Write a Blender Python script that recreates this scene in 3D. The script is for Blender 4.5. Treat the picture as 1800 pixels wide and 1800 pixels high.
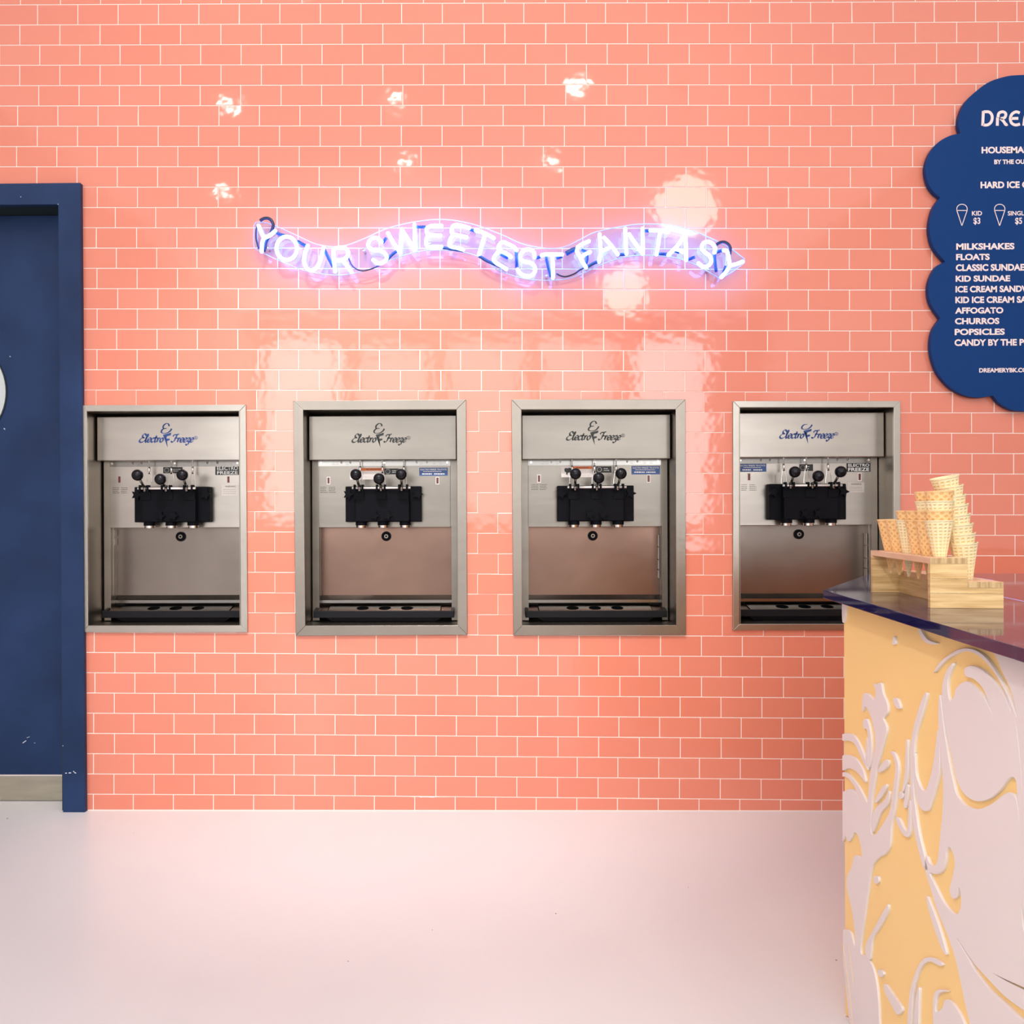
import bpy, bmesh, math, random
from mathutils import Vector, Matrix
random.seed(7)
S = bpy.context.scene
C = S.collection
for o in list(bpy.data.objects): bpy.data.objects.remove(o)

# ---------------------------------------------------------------- camera
FPX, PX, PY = 1494.0, 832.2, 905.57
CAM = Vector((0.0, -3.2, 1.1149))
yaw, pit, rol = -0.0147, -0.00034, -0.00405
cy, sy, cp, sp, cr, sr = math.cos(yaw), math.sin(yaw), math.cos(pit), math.sin(pit), math.cos(rol), math.sin(rol)
FW = Vector((sy*cp, cy*cp, sp)); R0 = Vector((cy, -sy, 0)); U0 = R0.cross(FW)
RT = cr*R0 + sr*U0; UP = -sr*R0 + cr*U0
cam = bpy.data.objects.new('camera', bpy.data.cameras.new('camera')); C.objects.link(cam)
cam.matrix_world = Matrix(((RT.x, UP.x, -FW.x, CAM.x), (RT.y, UP.y, -FW.y, CAM.y), (RT.z, UP.z, -FW.z, CAM.z), (0, 0, 0, 1)))
cam.data.sensor_fit = 'HORIZONTAL'; cam.data.sensor_width = 36.0
cam.data.lens = FPX/1800*36
cam.data.shift_x = (900-PX)/1800; cam.data.shift_y = (PY-900)/1800
cam.data.clip_start = 0.02
S.camera = cam

def ray(u, v): return FW + RT*((u-PX)/FPX) - UP*((v-PY)/FPX)
def BP(u, v, Y=0.0):                    # measured point of the photo on the vertical plane y = Y
    d = ray(u, v); t = (Y-CAM.y)/d.y; return CAM + d*t
def BZ(u, v, z):                        # ... on the horizontal plane at height z
    d = ray(u, v); t = (z-CAM.z)/d.z; return CAM + d*t
def BN(u, v, P, N):                     # ... on any plane
    d = ray(u, v); t = (P-CAM).dot(N)/d.dot(N); return CAM + d*t

# ---------------------------------------------------------------- world, lights, exposure
S.view_settings.view_transform = 'Standard'; S.view_settings.look = 'None'
S.view_settings.gamma = 1.0; S.view_settings.use_curve_mapping = False
S.view_settings.exposure = -0.34
w = bpy.data.worlds.new('world'); S.world = w; w.use_nodes = True
w.node_tree.nodes['Background'].inputs[0].default_value = (0.92, 0.95, 1.0, 1)
w.node_tree.nodes['Background'].inputs[1].default_value = 1.5

def area(name, loc, target, sx, sy_, power, col=(1, 1, 1)):
    l = bpy.data.lights.new(name, 'AREA'); l.shape = 'RECTANGLE'; l.size = sx; l.size_y = sy_; l.energy = power; l.color = col
    o = bpy.data.objects.new(name, l); C.objects.link(o); o.location = loc
    o.rotation_euler = (Vector(target)-Vector(loc)).to_track_quat('-Z', 'Y').to_euler()
    return o
CEIL = 3.9
# daylight through the storefront panes behind the camera
for i, (x, p) in enumerate([(-2.6, 62), (-1.3, 34), (0.0, 28), (1.3, 32), (2.6, 66)]):
    area('daylight_pane', (x, -8.85, 2.3), (x, 0, 2.3), 1.1, 2.6, p, (0.97, 0.98, 1.0))
# added fill: broad light under the ceiling, two unseen spots near the tiled wall
area('ceiling_fill', (0.0, -4.7, CEIL-0.004), (0.0, -4.701, 0.0), 6.8, 7.2, 150, (0.99, 0.99, 1.0))
def spot(name, loc, target, power, ang, col=(1, 0.97, 0.94), rad=0.12):
    l = bpy.data.lights.new(name, 'SPOT'); l.energy = power; l.color = col; l.spot_size = math.radians(ang); l.spot_blend = 1.0; l.shadow_soft_size = rad
    o = bpy.data.objects.new(name, l); C.objects.link(o); o.location = loc
    o.rotation_euler = (Vector(target)-Vector(loc)).to_track_quat('-Z', 'Y').to_euler(); return o
spot('wall_fill_spot', (-0.95, -1.02, CEIL-0.05), (-0.75, 0, 2.2), 27, 115)
spot('wall_fill_spot', (0.15, -1.02, CEIL-0.05), (0.1, 0, 2.2), 27, 115)
spot('lower_wall_fill', (-0.50, -2.45, CEIL-0.06), (-0.42, 0, 0.9), 500, 45, (1, 1, 1), 0.05)  # added spot, brightens the lower middle of the wall
spot('counter_fill_spot', (-1.3, -4.2, CEIL-0.3), (0.85, -1.9, 0.45), 215, 42, (1, 1, 1), 0.06)  # added spot, brightens the counter's left-facing front

# ---------------------------------------------------------------- materials
def mat(name, col, rough=0.5, metal=0.0, spec=0.5, coat=0.0, emit=None, estr=0.0, trans=0.0, noise=0.0, nscale=8.0, bump=0.0, bscale=40.0, stretch=None, sss=0.0):
    m = bpy.data.materials.new(name); m.use_nodes = True; nt = m.node_tree; b = nt.nodes['Principled BSDF']
    b.inputs['Base Color'].default_value = (*col, 1); b.inputs['Roughness'].default_value = rough
    b.inputs['Metallic'].default_value = metal; b.inputs['Specular IOR Level'].default_value = spec
    b.inputs['Coat Weight'].default_value = coat; b.inputs['Transmission Weight'].default_value = trans
    if emit: b.inputs['Emission Color'].default_value = (*emit, 1); b.inputs['Emission Strength'].default_value = estr
    tc = None
    if noise or bump:
        tc = nt.nodes.new('ShaderNodeTexCoord'); mp = nt.nodes.new('ShaderNodeMapping')
        nt.links.new(tc.outputs['Object'], mp.inputs[0])
        if stretch: mp.inputs['Scale'].default_value = stretch
    if noise:
        n = nt.nodes.new('ShaderNodeTexNoise'); n.inputs['Scale'].default_value = nscale; n.inputs['Detail'].default_value = 5
        nt.links.new(mp.outputs[0], n.inputs['Vector'])
        r = nt.nodes.new('ShaderNodeValToRGB')
        r.color_ramp.elements[0].position = 0.3; r.color_ramp.elements[1].position = 0.7
        r.color_ramp.elements[0].color = (*[c*(1-noise) for c in col], 1); r.color_ramp.elements[1].color = (*[min(1, c*(1+noise)) for c in col], 1)
        nt.links.new(n.outputs[0], r.inputs[0]); nt.links.new(r.outputs[0], b.inputs['Base Color'])
    if bump:
        n2 = nt.nodes.new('ShaderNodeTexNoise'); n2.inputs['Scale'].default_value = bscale; n2.inputs['Detail'].default_value = 2
        nt.links.new(mp.outputs[0], n2.inputs['Vector'])
        bp = nt.nodes.new('ShaderNodeBump'); bp.inputs['Strength'].default_value = bump; bp.inputs['Distance'].default_value = 0.01
        nt.links.new(n2.outputs[0], bp.inputs['Height']); nt.links.new(bp.outputs[0], b.inputs['Normal'])
    return m

def tile_material():
    m = mat('coral_glass_tile', (0.80, 0.22, 0.135), rough=0.06, spec=0.6)
    nt = m.node_tree; b = nt.nodes['Principled BSDF']
    at = nt.nodes.new('ShaderNodeAttribute'); at.attribute_name = 'tint'
    r = nt.nodes.new('ShaderNodeValToRGB')
    r.color_ramp.elements[0].color = (0.725, 0.222, 0.145, 1); r.color_ramp.elements[1].color = (0.74, 0.242, 0.163, 1)
    nt.links.new(at.outputs['Fac'], r.inputs[0]); nt.links.new(r.outputs[0], b.inputs['Base Color'])
    tc = nt.nodes.new('ShaderNodeTexCoord'); n = nt.nodes.new('ShaderNodeTexNoise')
    n.inputs['Scale'].default_value = 22; n.inputs['Detail'].default_value = 1.0
    nt.links.new(tc.outputs['Object'], n.inputs['Vector'])
    bp = nt.nodes.new('ShaderNodeBump'); bp.inputs['Strength'].default_value = 0.12; bp.inputs['Distance'].default_value = 0.004
    nt.links.new(n.outputs[0], bp.inputs['Height']); nt.links.new(bp.outputs[0], b.inputs['Normal'])
    return m
M = {}
M['tile'] = tile_material()
M['grout'] = mat('pale_pink_grout', (0.94, 0.80, 0.72), 0.8)
M['floor'] = mat('pale_pink_epoxy_floor', (0.74, 0.722, 0.715), 0.28, spec=0.35, noise=0.02, nscale=1.5)
M['white'] = mat('white_paint', (0.82, 0.80, 0.78), 0.7)
M['pinkwall'] = mat('white_wall_paint', (0.78, 0.77, 0.76), 0.8)
M['navy'] = mat('navy_paint', (0.016, 0.037, 0.104), 0.45, spec=0.18, noise=0.25, nscale=3)
M['navydark'] = mat('dark_green_jamb', (0.010, 0.022, 0.022), 0.6)
M['kick'] = mat('tarnished_steel_kick', (0.42, 0.39, 0.31), 0.45, 0.75, noise=0.12, nscale=6, stretch=(1, 1, 6))
M['steel'] = mat('brushed_stainless_steel', (0.215, 0.193, 0.165), 0.30, 1.0, bump=0.06, bscale=5, noise=0.10, nscale=2.5, stretch=(1, 1, 4))  # noise in the base colour stands in for cloudy reflections
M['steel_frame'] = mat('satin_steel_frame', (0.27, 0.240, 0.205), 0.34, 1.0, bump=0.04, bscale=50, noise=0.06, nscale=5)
M['steel_lo'] = mat('coral_reflection_steel', (0.205, 0.130, 0.100), 0.26, 1.0, bump=0.08, bscale=9, noise=0.10, nscale=4)  # reflected coral is tinted into the base colour
M['steel_refl'] = mat('bright_reflection_steel', (0.40, 0.365, 0.325), 0.28, 1.0, bump=0.06, bscale=5, noise=0.10, nscale=2.5, stretch=(1, 1, 4))  # same steel, outer machines' brighter reflections put into the base colour
M['steel_frame_refl'] = mat('bright_reflection_frame', (0.42, 0.39, 0.345), 0.34, 1.0, bump=0.04, bscale=50, noise=0.06, nscale=5)  # frame copy lightened the same way, brighter reflection in its colour
M['steel_lo_grey'] = mat('grey_reflection_steel', (0.225, 0.190, 0.165), 0.26, 1.0, bump=0.08, bscale=9, noise=0.10, nscale=4)  # same panel, greyer reflection of the outer machines put into the colour
M['steel_hi'] = mat('polished_steel_strip', (0.25, 0.238, 0.22), 0.2, 1.0)
M['liner'] = mat('steel_liner', (0.27, 0.235, 0.195), 0.35, 1.0)  # one even steel tone
M['black'] = mat('black_rubber', (0.005, 0.005, 0.007), 0.55, spec=0.06)
M['blackgloss'] = mat('glossy_black_knob', (0.006, 0.006, 0.008), 0.2, spec=0.25)
M['blacktray'] = mat('black_plastic_tray', (0.009, 0.009, 0.011), 0.4, spec=0.15)
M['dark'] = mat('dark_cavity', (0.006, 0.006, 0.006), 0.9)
M['chrome'] = mat('chrome', (0.80, 0.77, 0.74), 0.15, 1.0)
M['rod'] = mat('bright_steel_rod', (0.85, 0.80, 0.76), 0.35, 0.3)
M['decal_blue'] = mat('blue_print', (0.010, 0.05, 0.22), 0.5)
M['decal_black'] = mat('black_print', (0.012, 0.014, 0.014), 0.5)
M['sticker_blue'] = mat('blue_sticker', (0.02, 0.07, 0.24), 0.4)
M['sticker_white'] = mat('white_sticker', (0.75, 0.68, 0.64), 0.5)
M['sticker_orange'] = mat('orange_sticker_band', (0.75, 0.16, 0.02), 0.5)
M['sticker_clear'] = mat('silver_sticker', (0.50, 0.45, 0.41), 0.4, 0.6)
M['print_white'] = mat('white_print', (0.85, 0.84, 0.80), 0.5)
M['slotred'] = mat('dark_red_window', (0.10, 0.008, 0.006), 0.3)
M['cloud'] = mat('royal_navy_board', (0.0015, 0.038, 0.165), 0.45, spec=0.15)
M['cloudtext'] = mat('pale_pink_lettering', (0.86, 0.72, 0.70), 0.5)
M['disc'] = mat('pale_grey_disc', (0.55, 0.60, 0.60), 0.4)
M['chip'] = mat('bare_chip', (0.6, 0.66, 0.75), 0.5)
M['ctop'] = mat('polished_navy_stone', (0.013, 0.010, 0.058), 0.045, spec=0.4, bump=0.008, bscale=5)
M['yellow'] = mat('warm_yellow_panel', (0.97, 0.68, 0.265), 0.5)
M['pink'] = mat('pale_pink_relief', (0.80, 0.735, 0.705), 0.5)
M['neon'] = mat('lit_neon_tube', (0.9, 0.95, 1), 0.3, emit=(0.08, 0.24, 1.0), estr=30.0)
M['blackout'] = mat('blue_blackout_paint', (0.004, 0.06, 0.30), 0.3)
M['cable'] = mat('dark_navy_cable', (0.006, 0.012, 0.05), 0.4)
M['acredge'] = mat('frosted_acrylic_edge', (0.55, 0.66, 1.0), 0.4)
M['globe'] = mat('lit_cream_globe', (0.9, 0.85, 0.8), 0.5, emit=(1.0, 0.86, 0.76), estr=14.0)
M['lamp'] = mat('lit_downlight', (1, 1, 1), 0.5, emit=(1, 0.95, 0.9), estr=45.0)
M['cone_o'] = mat('orange_waffle_ridge', (0.93, 0.60, 0.27), 0.6)
M['cone_op'] = mat('orange_waffle_pit', (0.80, 0.42, 0.14), 0.7)
M['cone_p'] = mat('pale_waffle_ridge', (0.93, 0.77, 0.46), 0.6)
M['cone_pp'] = mat('pale_waffle_pit', (0.80, 0.60, 0.28), 0.7)
M['seam'] = mat('lavender_seam_filler', (0.62, 0.50, 0.85), 0.5, spec=0.1)
M['frame_dark'] = mat('dark_window_frame', (0.03, 0.03, 0.035), 0.4)
M['facade'] = mat('street_facade', (0.22, 0.17, 0.15), 0.9)

def acrylic():
    m = bpy.data.materials.new('glow_tinted_acrylic'); m.use_nodes = True; nt = m.node_tree; nt.nodes.clear()
    o = nt.nodes.new('ShaderNodeOutputMaterial'); t = nt.nodes.new('ShaderNodeBsdfTransparent'); t.inputs[0].default_value = (0.76, 0.87, 1, 1)  # blue tint puts the neon glow into the clear sheet
    g = nt.nodes.new('ShaderNodeBsdfGlossy'); g.inputs['Roughness'].default_value = 0.04
    d = nt.nodes.new('ShaderNodeBsdfDiffuse'); d.inputs[0].default_value = (0.75, 0.82, 1, 1)
    a = nt.nodes.new('ShaderNodeMixShader'); a.inputs[0].default_value = 0.05
    b = nt.nodes.new('ShaderNodeMixShader'); b.inputs[0].default_value = 0.010
    nt.links.new(t.outputs[0], a.inputs[1]); nt.links.new(g.outputs[0], a.inputs[2])
    nt.links.new(a.outputs[0], b.inputs[1]); nt.links.new(d.outputs[0], b.inputs[2]); nt.links.new(b.outputs[0], o.inputs[0])
    return m
M['acrylic'] = acrylic()

def wood(name, c1, c2, scl):
    m = mat(name, c1, 0.45); nt = m.node_tree; b = nt.nodes['Principled BSDF']
    tc = nt.nodes.new('ShaderNodeTexCoord'); mp = nt.nodes.new('ShaderNodeMapping'); mp.inputs['Scale'].default_value = scl
    n = nt.nodes.new('ShaderNodeTexNoise'); n.inputs['Scale'].default_value = 1.0; n.inputs['Detail'].default_value = 4; n.inputs['Distortion'].default_value = 0.6
    r = nt.nodes.new('ShaderNodeValToRGB'); r.color_ramp.elements[0].position = 0.35; r.color_ramp.elements[1].position = 0.62
    r.color_ramp.elements[0].color = (*c2, 1); r.color_ramp.elements[1].color = (*c1, 1)
    nt.links.new(tc.outputs['Object'], mp.inputs[0]); nt.links.new(mp.outputs[0], n.inputs['Vector'])
    nt.links.new(n.outputs[0], r.inputs[0]); nt.links.new(r.outputs[0], b.inputs['Base Color'])
    return m
M['bamboo'] = wood('bamboo_face', (0.83, 0.58, 0.27), (0.58, 0.35, 0.13), (8, 8, 130))
M['bamboo_end'] = wood('bamboo_end_grain', (0.66, 0.46, 0.22), (0.44, 0.27, 0.11), (170, 170, 12))
M['bamboo_top'] = wood('bamboo_top', (0.86, 0.58, 0.38), (0.78, 0.47, 0.28), (90, 6, 20))

# ---------------------------------------------------------------- helpers
def tag(o, label=None, cat=None, group=None, kind=None):
    if label: o['label'] = label
    if cat: o['category'] = cat
    if group: o['group'] = group
    if kind: o['kind'] = kind
    return o
def link(name, me, m, parent=None, smooth=False):
    o = bpy.data.objects.new(name, me); C.objects.link(o)
    if m is not None:
        for mm in (m if isinstance(m, (list, tuple)) else [m]): me.materials.append(mm)
    if parent is not None:
        o.parent = parent; o.matrix_parent_inverse = Matrix.Identity(4)
    if smooth:
        for p in me.polygons: p.use_smooth = True
    return o
def obj(name, bm, m, parent=None, smooth=False):
    me = bpy.data.meshes.new(name); bmesh.ops.recalc_face_normals(bm, faces=bm.faces[:]); bm.to_mesh(me); bm.free()
    return link(name, me, m, parent, smooth)
def empty(name, loc, rz=0.0):
    o = bpy.data.objects.new(name, None); C.objects.link(o); o.location = loc; o.rotation_euler = (0, 0, rz); o.empty_display_size = 0.05; return o
def box(bm, a, b, bev=0.0):
    a, b = Vector(a), Vector(b)
    r = bmesh.ops.create_cube(bm, size=1.0)['verts']
    for v in r:
        v.co = Vector(((a.x+b.x)/2+v.co.x*(b.x-a.x), (a.y+b.y)/2+v.co.y*(b.y-a.y), (a.z+b.z)/2+v.co.z*(b.z-a.z)))
    if bev:
        es = {e for v in r for e in v.link_edges}
        bmesh.ops.bevel(bm, geom=list(es), offset=bev, segments=2, profile=0.5, affect='EDGES')
def bx(name, a, b, m, parent=None, bev=0.0):
    bm = bmesh.new(); box(bm, a, b, bev); return obj(name, bm, m, parent)
def prism(bm, pts, off):                # polygon (list of Vectors) extruded by vector off
    n = len(pts); off = Vector(off)
    va = [bm.verts.new(p) for p in pts]; vb = [bm.verts.new(Vector(p)+off) for p in pts]
    bm.faces.new(va); bm.faces.new(vb[::-1])
    for i in range(n): bm.faces.new((va[i], vb[i], vb[(i+1) % n], va[(i+1) % n]))
def cyl(bm, p, q, r1, r2=None, n=20, cap=True):
    p, q = Vector(p), Vector(q); r2 = r1 if r2 is None else r2
    d = (q-p); L = d.length; d = d/L
    a = d.orthogonal().normalized(); b = d.cross(a)
    A = [bm.verts.new(p+(a*math.cos(t)+b*math.sin(t))*r1) for t in [2*math.pi*i/n for i in range(n)]]
    B = [bm.verts.new(q+(a*math.cos(t)+b*math.sin(t))*r2) for t in [2*math.pi*i/n for i in range(n)]]
    for i in range(n): bm.faces.new((A[i], A[(i+1) % n], B[(i+1) % n], B[i]))
    if cap: bm.faces.new(A[::-1]); bm.faces.new(B)
def sphere(bm, c, r, n=20):
    k = bmesh.ops.create_uvsphere(bm, u_segments=n, v_segments=n//2+2, radius=r)['verts']
    for v in k: v.co += Vector(c)
def smooth_pts(pts, k=5, closed=False):
    n = len(pts)
    if n < 3: return [Vector(p) for p in pts]
    pts = [Vector(p) for p in pts]; out = []
    rng = range(n) if closed else range(n-1)
    for i in rng:
        p1, p2 = pts[i], pts[(i+1) % n]
        p0 = pts[(i-1) % n] if (closed or i > 0) else p1*2-p2
        p3 = pts[(i+2) % n] if (closed or i+2 < n) else p2*2-p1
        for j in range(k):
            t = j/k
            out.append(0.5*((2*p1)+(p2-p0)*t+(2*p0-5*p1+4*p2-p3)*t*t+(3*p1-p0-3*p2+p3)*t**3))
    if not closed: out.append(pts[-1])
    return out
def tube(bm, pts, r, n=8, closed=False):
    pts = [Vector(p) for p in pts]; rings = []; N = len(pts); up = None
    for i in range(N):
        if closed: t = pts[(i+1) % N]-pts[i-1]
        else: t = pts[min(i+1, N-1)]-pts[max(i-1, 0)]
        t.normalize()
        if up is None: up = t.orthogonal().normalized()
        up = (up-t*up.dot(t)); up = up.normalized() if up.length > 1e-6 else t.orthogonal().normalized()
        s = t.cross(up)
        rings.append([bm.verts.new(pts[i]+(up*math.cos(a)+s*math.sin(a))*r) for a in [2*math.pi*k/n for k in range(n)]])
    for i in range(N if closed else N-1):
        A, B = rings[i], rings[(i+1) % N]
        for k in range(n): bm.faces.new((A[k], A[(k+1) % n], B[(k+1) % n], B[k]))
    if not closed: bm.faces.new(rings[0][::-1]); bm.faces.new(rings[-1])
def ribbon(bm, pts2, wf, place, closed=False):   # flat pen stroke; pts2 2-D points, wf(dir)->width, place(x,y)->3-D
    P = [Vector((p[0], p[1])) for p in pts2]; N = len(P); L = []; Rr = []
    for i in range(N):
        t = (P[(i+1) % N]-P[i-1]) if closed else (P[min(i+1, N-1)]-P[max(i-1, 0)])
        if t.length < 1e-9: t = Vector((1, 0))
        t.normalize(); n = Vector((-t.y, t.x)); h = wf(t)/2
        L.append(bm.verts.new(place(*(P[i]+n*h)))); Rr.append(bm.verts.new(place(*(P[i]-n*h))))
    for i in range(N if closed else N-1):
        j = (i+1) % N; bm.faces.new((L[i], L[j], Rr[j], Rr[i]))
def sm2(pts, k=4, closed=False):
    return [(p.x, p.y) for p in smooth_pts([(a, b, 0) for a, b in pts], k, closed)]
DG = None
def text_mesh(s, bold=0.0, shear=0.0, ext=0.0, spacing=1.0):
    cu = bpy.data.curves.new('t', 'FONT'); cu.body = s; cu.size = 1.0; cu.offset = bold; cu.shear = shear; cu.extrude = ext
    cu.space_character = spacing; cu.resolution_u = 4
    o = bpy.data.objects.new('t', cu); C.objects.link(o); bpy.context.view_layer.update()
    dg = bpy.context.evaluated_depsgraph_get()
    me = bpy.data.meshes.new_from_object(o.evaluated_get(dg)); bpy.data.objects.remove(o); bpy.data.curves.remove(cu)
    return me
def text(name, s, P0, P1, m, parent, bold=0.0, shear=0.0, keep=False, out=0.0006):
    """lettering on a vertical plane facing the room; P0 bottom-left, P1 top-right of its box"""
    me = text_mesh(s, bold, shear)
    xs = [v.co.x for v in me.vertices]; ys = [v.co.y for v in me.vertices]
    x0, x1, y0, y1 = min(xs), max(xs), min(ys), max(ys)
    sx = (P1.x-P0.x)/(x1-x0); sz = (P1.z-P0.z)/(y1-y0)
    if keep: sx = sz*keep
    po = parent.matrix_world.translation if parent else Vector()
    for v in me.vertices:
        v.co = Vector((P0.x+(v.co.x-x0)*sx, P0.y-out, P0.z+(v.co.y-y0)*sz))-loc_of(parent)
    return link(name, me, m, parent)
def loc_of(p):
    l = Vector((0, 0, 0))
    while p is not None: l += p.location; p = p.parent
    return l

# ---------------------------------------------------------------- measured tiling
HL = {0: [8.2, 6.3, 5.3, 4.5, 3.5, 1.7], 3: [114.5, 113.6, 112.5, 112.8, 113.0, 110.0], 10: [364.5, 364.6, 365.0, 365.3, 365.5, 365.8],
      19: [685.6, 685.5, 686.8, 688.8, 689.6, 689.6], 31: [1110.8, 1113.0, 1116.3, 1117.9, 1119.2, 1120.5], 39: [1395.5, 1397.6, 1401.0, 1404.5, 1406.8, 1410.0]}
HX = [60, 480, 860, 1250, 1490, 1800]
def hl(n, x):
    ks = sorted(HL); a, b = ks[0], ks[1]
    for i in range(len(ks)-1):
        if n >= ks[i]: a, b = ks[i], ks[i+1]
    t = (n-a)/(b-a); row = [HL[a][i]*(1-t)+HL[b][i]*t for i in range(6)]
    j = 0
    while j < 4 and x > HX[j+1]: j += 1
    s = (x-HX[j])/(HX[j+1]-HX[j]); s = max(-0.5, min(1.5, s))
    return row[j]*(1-s)+row[j+1]*s
JA = {0: (207.5, 849.1, 1497.5), 2: (211, 851.9, 1501.2), 4: (209.7, 851.1, 1498.6), 6: (207, 848.6, 1497), 8: (206, 846.7, 1495), 10: (202.5, 844.7, 1493.5),
      12: (204.5, 845, 1493), 14: (206.7, 846, 1493.3), 16: (205, 846, 1493.8), 18: (206.5, 846.3, 1491.3), 20: (201, 841.5, 1490), 22: (200.5, 840.3, 1490),
      24: (200.3, 839.3, 1489.5), 26: (200, 839.5, 1491), 28: (200.5, 839.5, 1490), 30: (201, 839.8, 1486.2), 32: (201.8, 838, 1483.4), 34: (200.8, 837.8, 1483.6),
      36: (201.2, 838, 1484), 38: (200.2, 837.3, 1481.7)}
JB = {-1: (247.2, 887.4, 1463.8), 1: (246.5, 887.4, 1464), 3: (246.5, 887.5, 1463.5), 5: (243, 884.4, 1460.8), 7: (241.5, 883.3, 1459.6), 9: (241.5, 882.8, 1458.3),
      11: (240, 881, 1457.6), 13: (241, 881.5, 1456.9), 15: (241.2, 882, 1458.3), 17: (241, 881, 1455.6), 19: (239.2, 878, 1455.4), 21: (236.5, 876.8, 1454.3),
      23: (236.5, 875.8, 1454.3), 25: (236.5, 875, 1455), 27: (236.2, 875.8, 1454.5), 29: (236.5, 875.3, 1453.3), 31: (236, 875, 1448.8), 33: (237, 875, 1449.4),
      35: (235, 873.5, 1446.8), 37: (234.6, 871.9, 1445.3), 39: (234.2, 871.3, 1444.3)}
def jx(n, k):
    if n % 2 == 0: ks = (2, 11, 20); v = JA.get(n, (207.5+0.4*(-n), 849.1+0.5*(-n), 1497.5+0.5*(-n)))
    else: ks = (3, 12, 20); v = JB.get(n, (247.2+0.4*(-n-1), 887.4+0.5*(-n-1), 1463.8+0.5*(-n-1)))
    a, b, c = ks
    return (v[0]*(k-b)*(k-c)/((a-b)*(a-c))+v[1]*(k-a)*(k-c)/((b-a)*(b-c))+v[2]*(k-a)*(k-b)/((c-a)*(c-b)))

# machine openings (photo measurements of inner and outer frame corners: TL, TR, BR, BL)
FR = [
 dict(o=[(140.5, 712.3), (432, 711), (435, 1111.5), (143.5, 1111.3)], i=[(152.5, 723), (421, 722.5), (423, 1099.3), (155, 1099.7)]),
 dict(o=[(515.2, 704.6), (819.3, 702.4), (821.5, 1116), (519.6, 1117.9)], i=[(533, 720.8), (802.4, 719.8), (805, 1099.2), (536.7, 1099.8)]),
 dict(o=[(899, 702), (1205, 702), (1205.8, 1116.6), (902.5, 1116.8)], i=[(916, 719.9), (1187.6, 719.7), (1188.8, 1098.9), (918, 1099.4)]),
 dict(o=[(1288.6, 704.8), (1583, 704.8), (1583, 1107.4), (1288.6, 1107.8)], i=[(1299.8, 716.2), (1571, 716.2), (1571, 1096.8), (1299.8, 1097)]),
]
DOOR_R = (BP(106, 359, 0).x + BP(110, 1400, 0).x)/2
DOOR_T = BP(60, 359.4, 0).z
DOOR_L = DOOR_R-0.98
holes = []
for f in FR:
    P = [BP(*c) for c in f['i']]
    holes.append((min(P[0].x, P[3].x)-0.016, max(P[1].x, P[2].x)+0.016, min(P[2].z, P[3].z)-0.016, max(P[0].z, P[1].z)+0.016))
holes.append((DOOR_L-0.03, DOOR_R+0.03, -0.5, DOOR_T+0.03))

# ---------------------------------------------------------------- wall_back: grout bed with openings, then every tile
XL, XR = -3.3, 3.9
wall = None
def grid_wall(name, x0, x1, z0, z1, y0, y1, hs, m):
    xs = sorted({x0, x1, *[min(max(h[0], x0), x1) for h in hs], *[min(max(h[1], x0), x1) for h in hs]})
    zs = sorted({z0, z1, *[min(max(h[2], z0), z1) for h in hs], *[min(max(h[3], z0), z1) for h in hs]})
    bm = bmesh.new()
    for i in range(len(xs)-1):
        for j in range(len(zs)-1):
            cx_, cz_ = (xs[i]+xs[i+1])/2, (zs[j]+zs[j+1])/2
            if any(h[0] < cx_ < h[1] and h[2] < cz_ < h[3] for h in hs): continue
            if xs[i+1]-xs[i] < 1e-5 or zs[j+1]-zs[j] < 1e-5: continue
            box(bm, (xs[i], y0, zs[j]), (xs[i+1], y1, zs[j+1]))
    return obj(name, bm, m)
wall = tag(grid_wall('wall_back', XL, XR, 0, CEIL, 0.0010, 0.15, holes, M['grout']), kind='structure')

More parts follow.
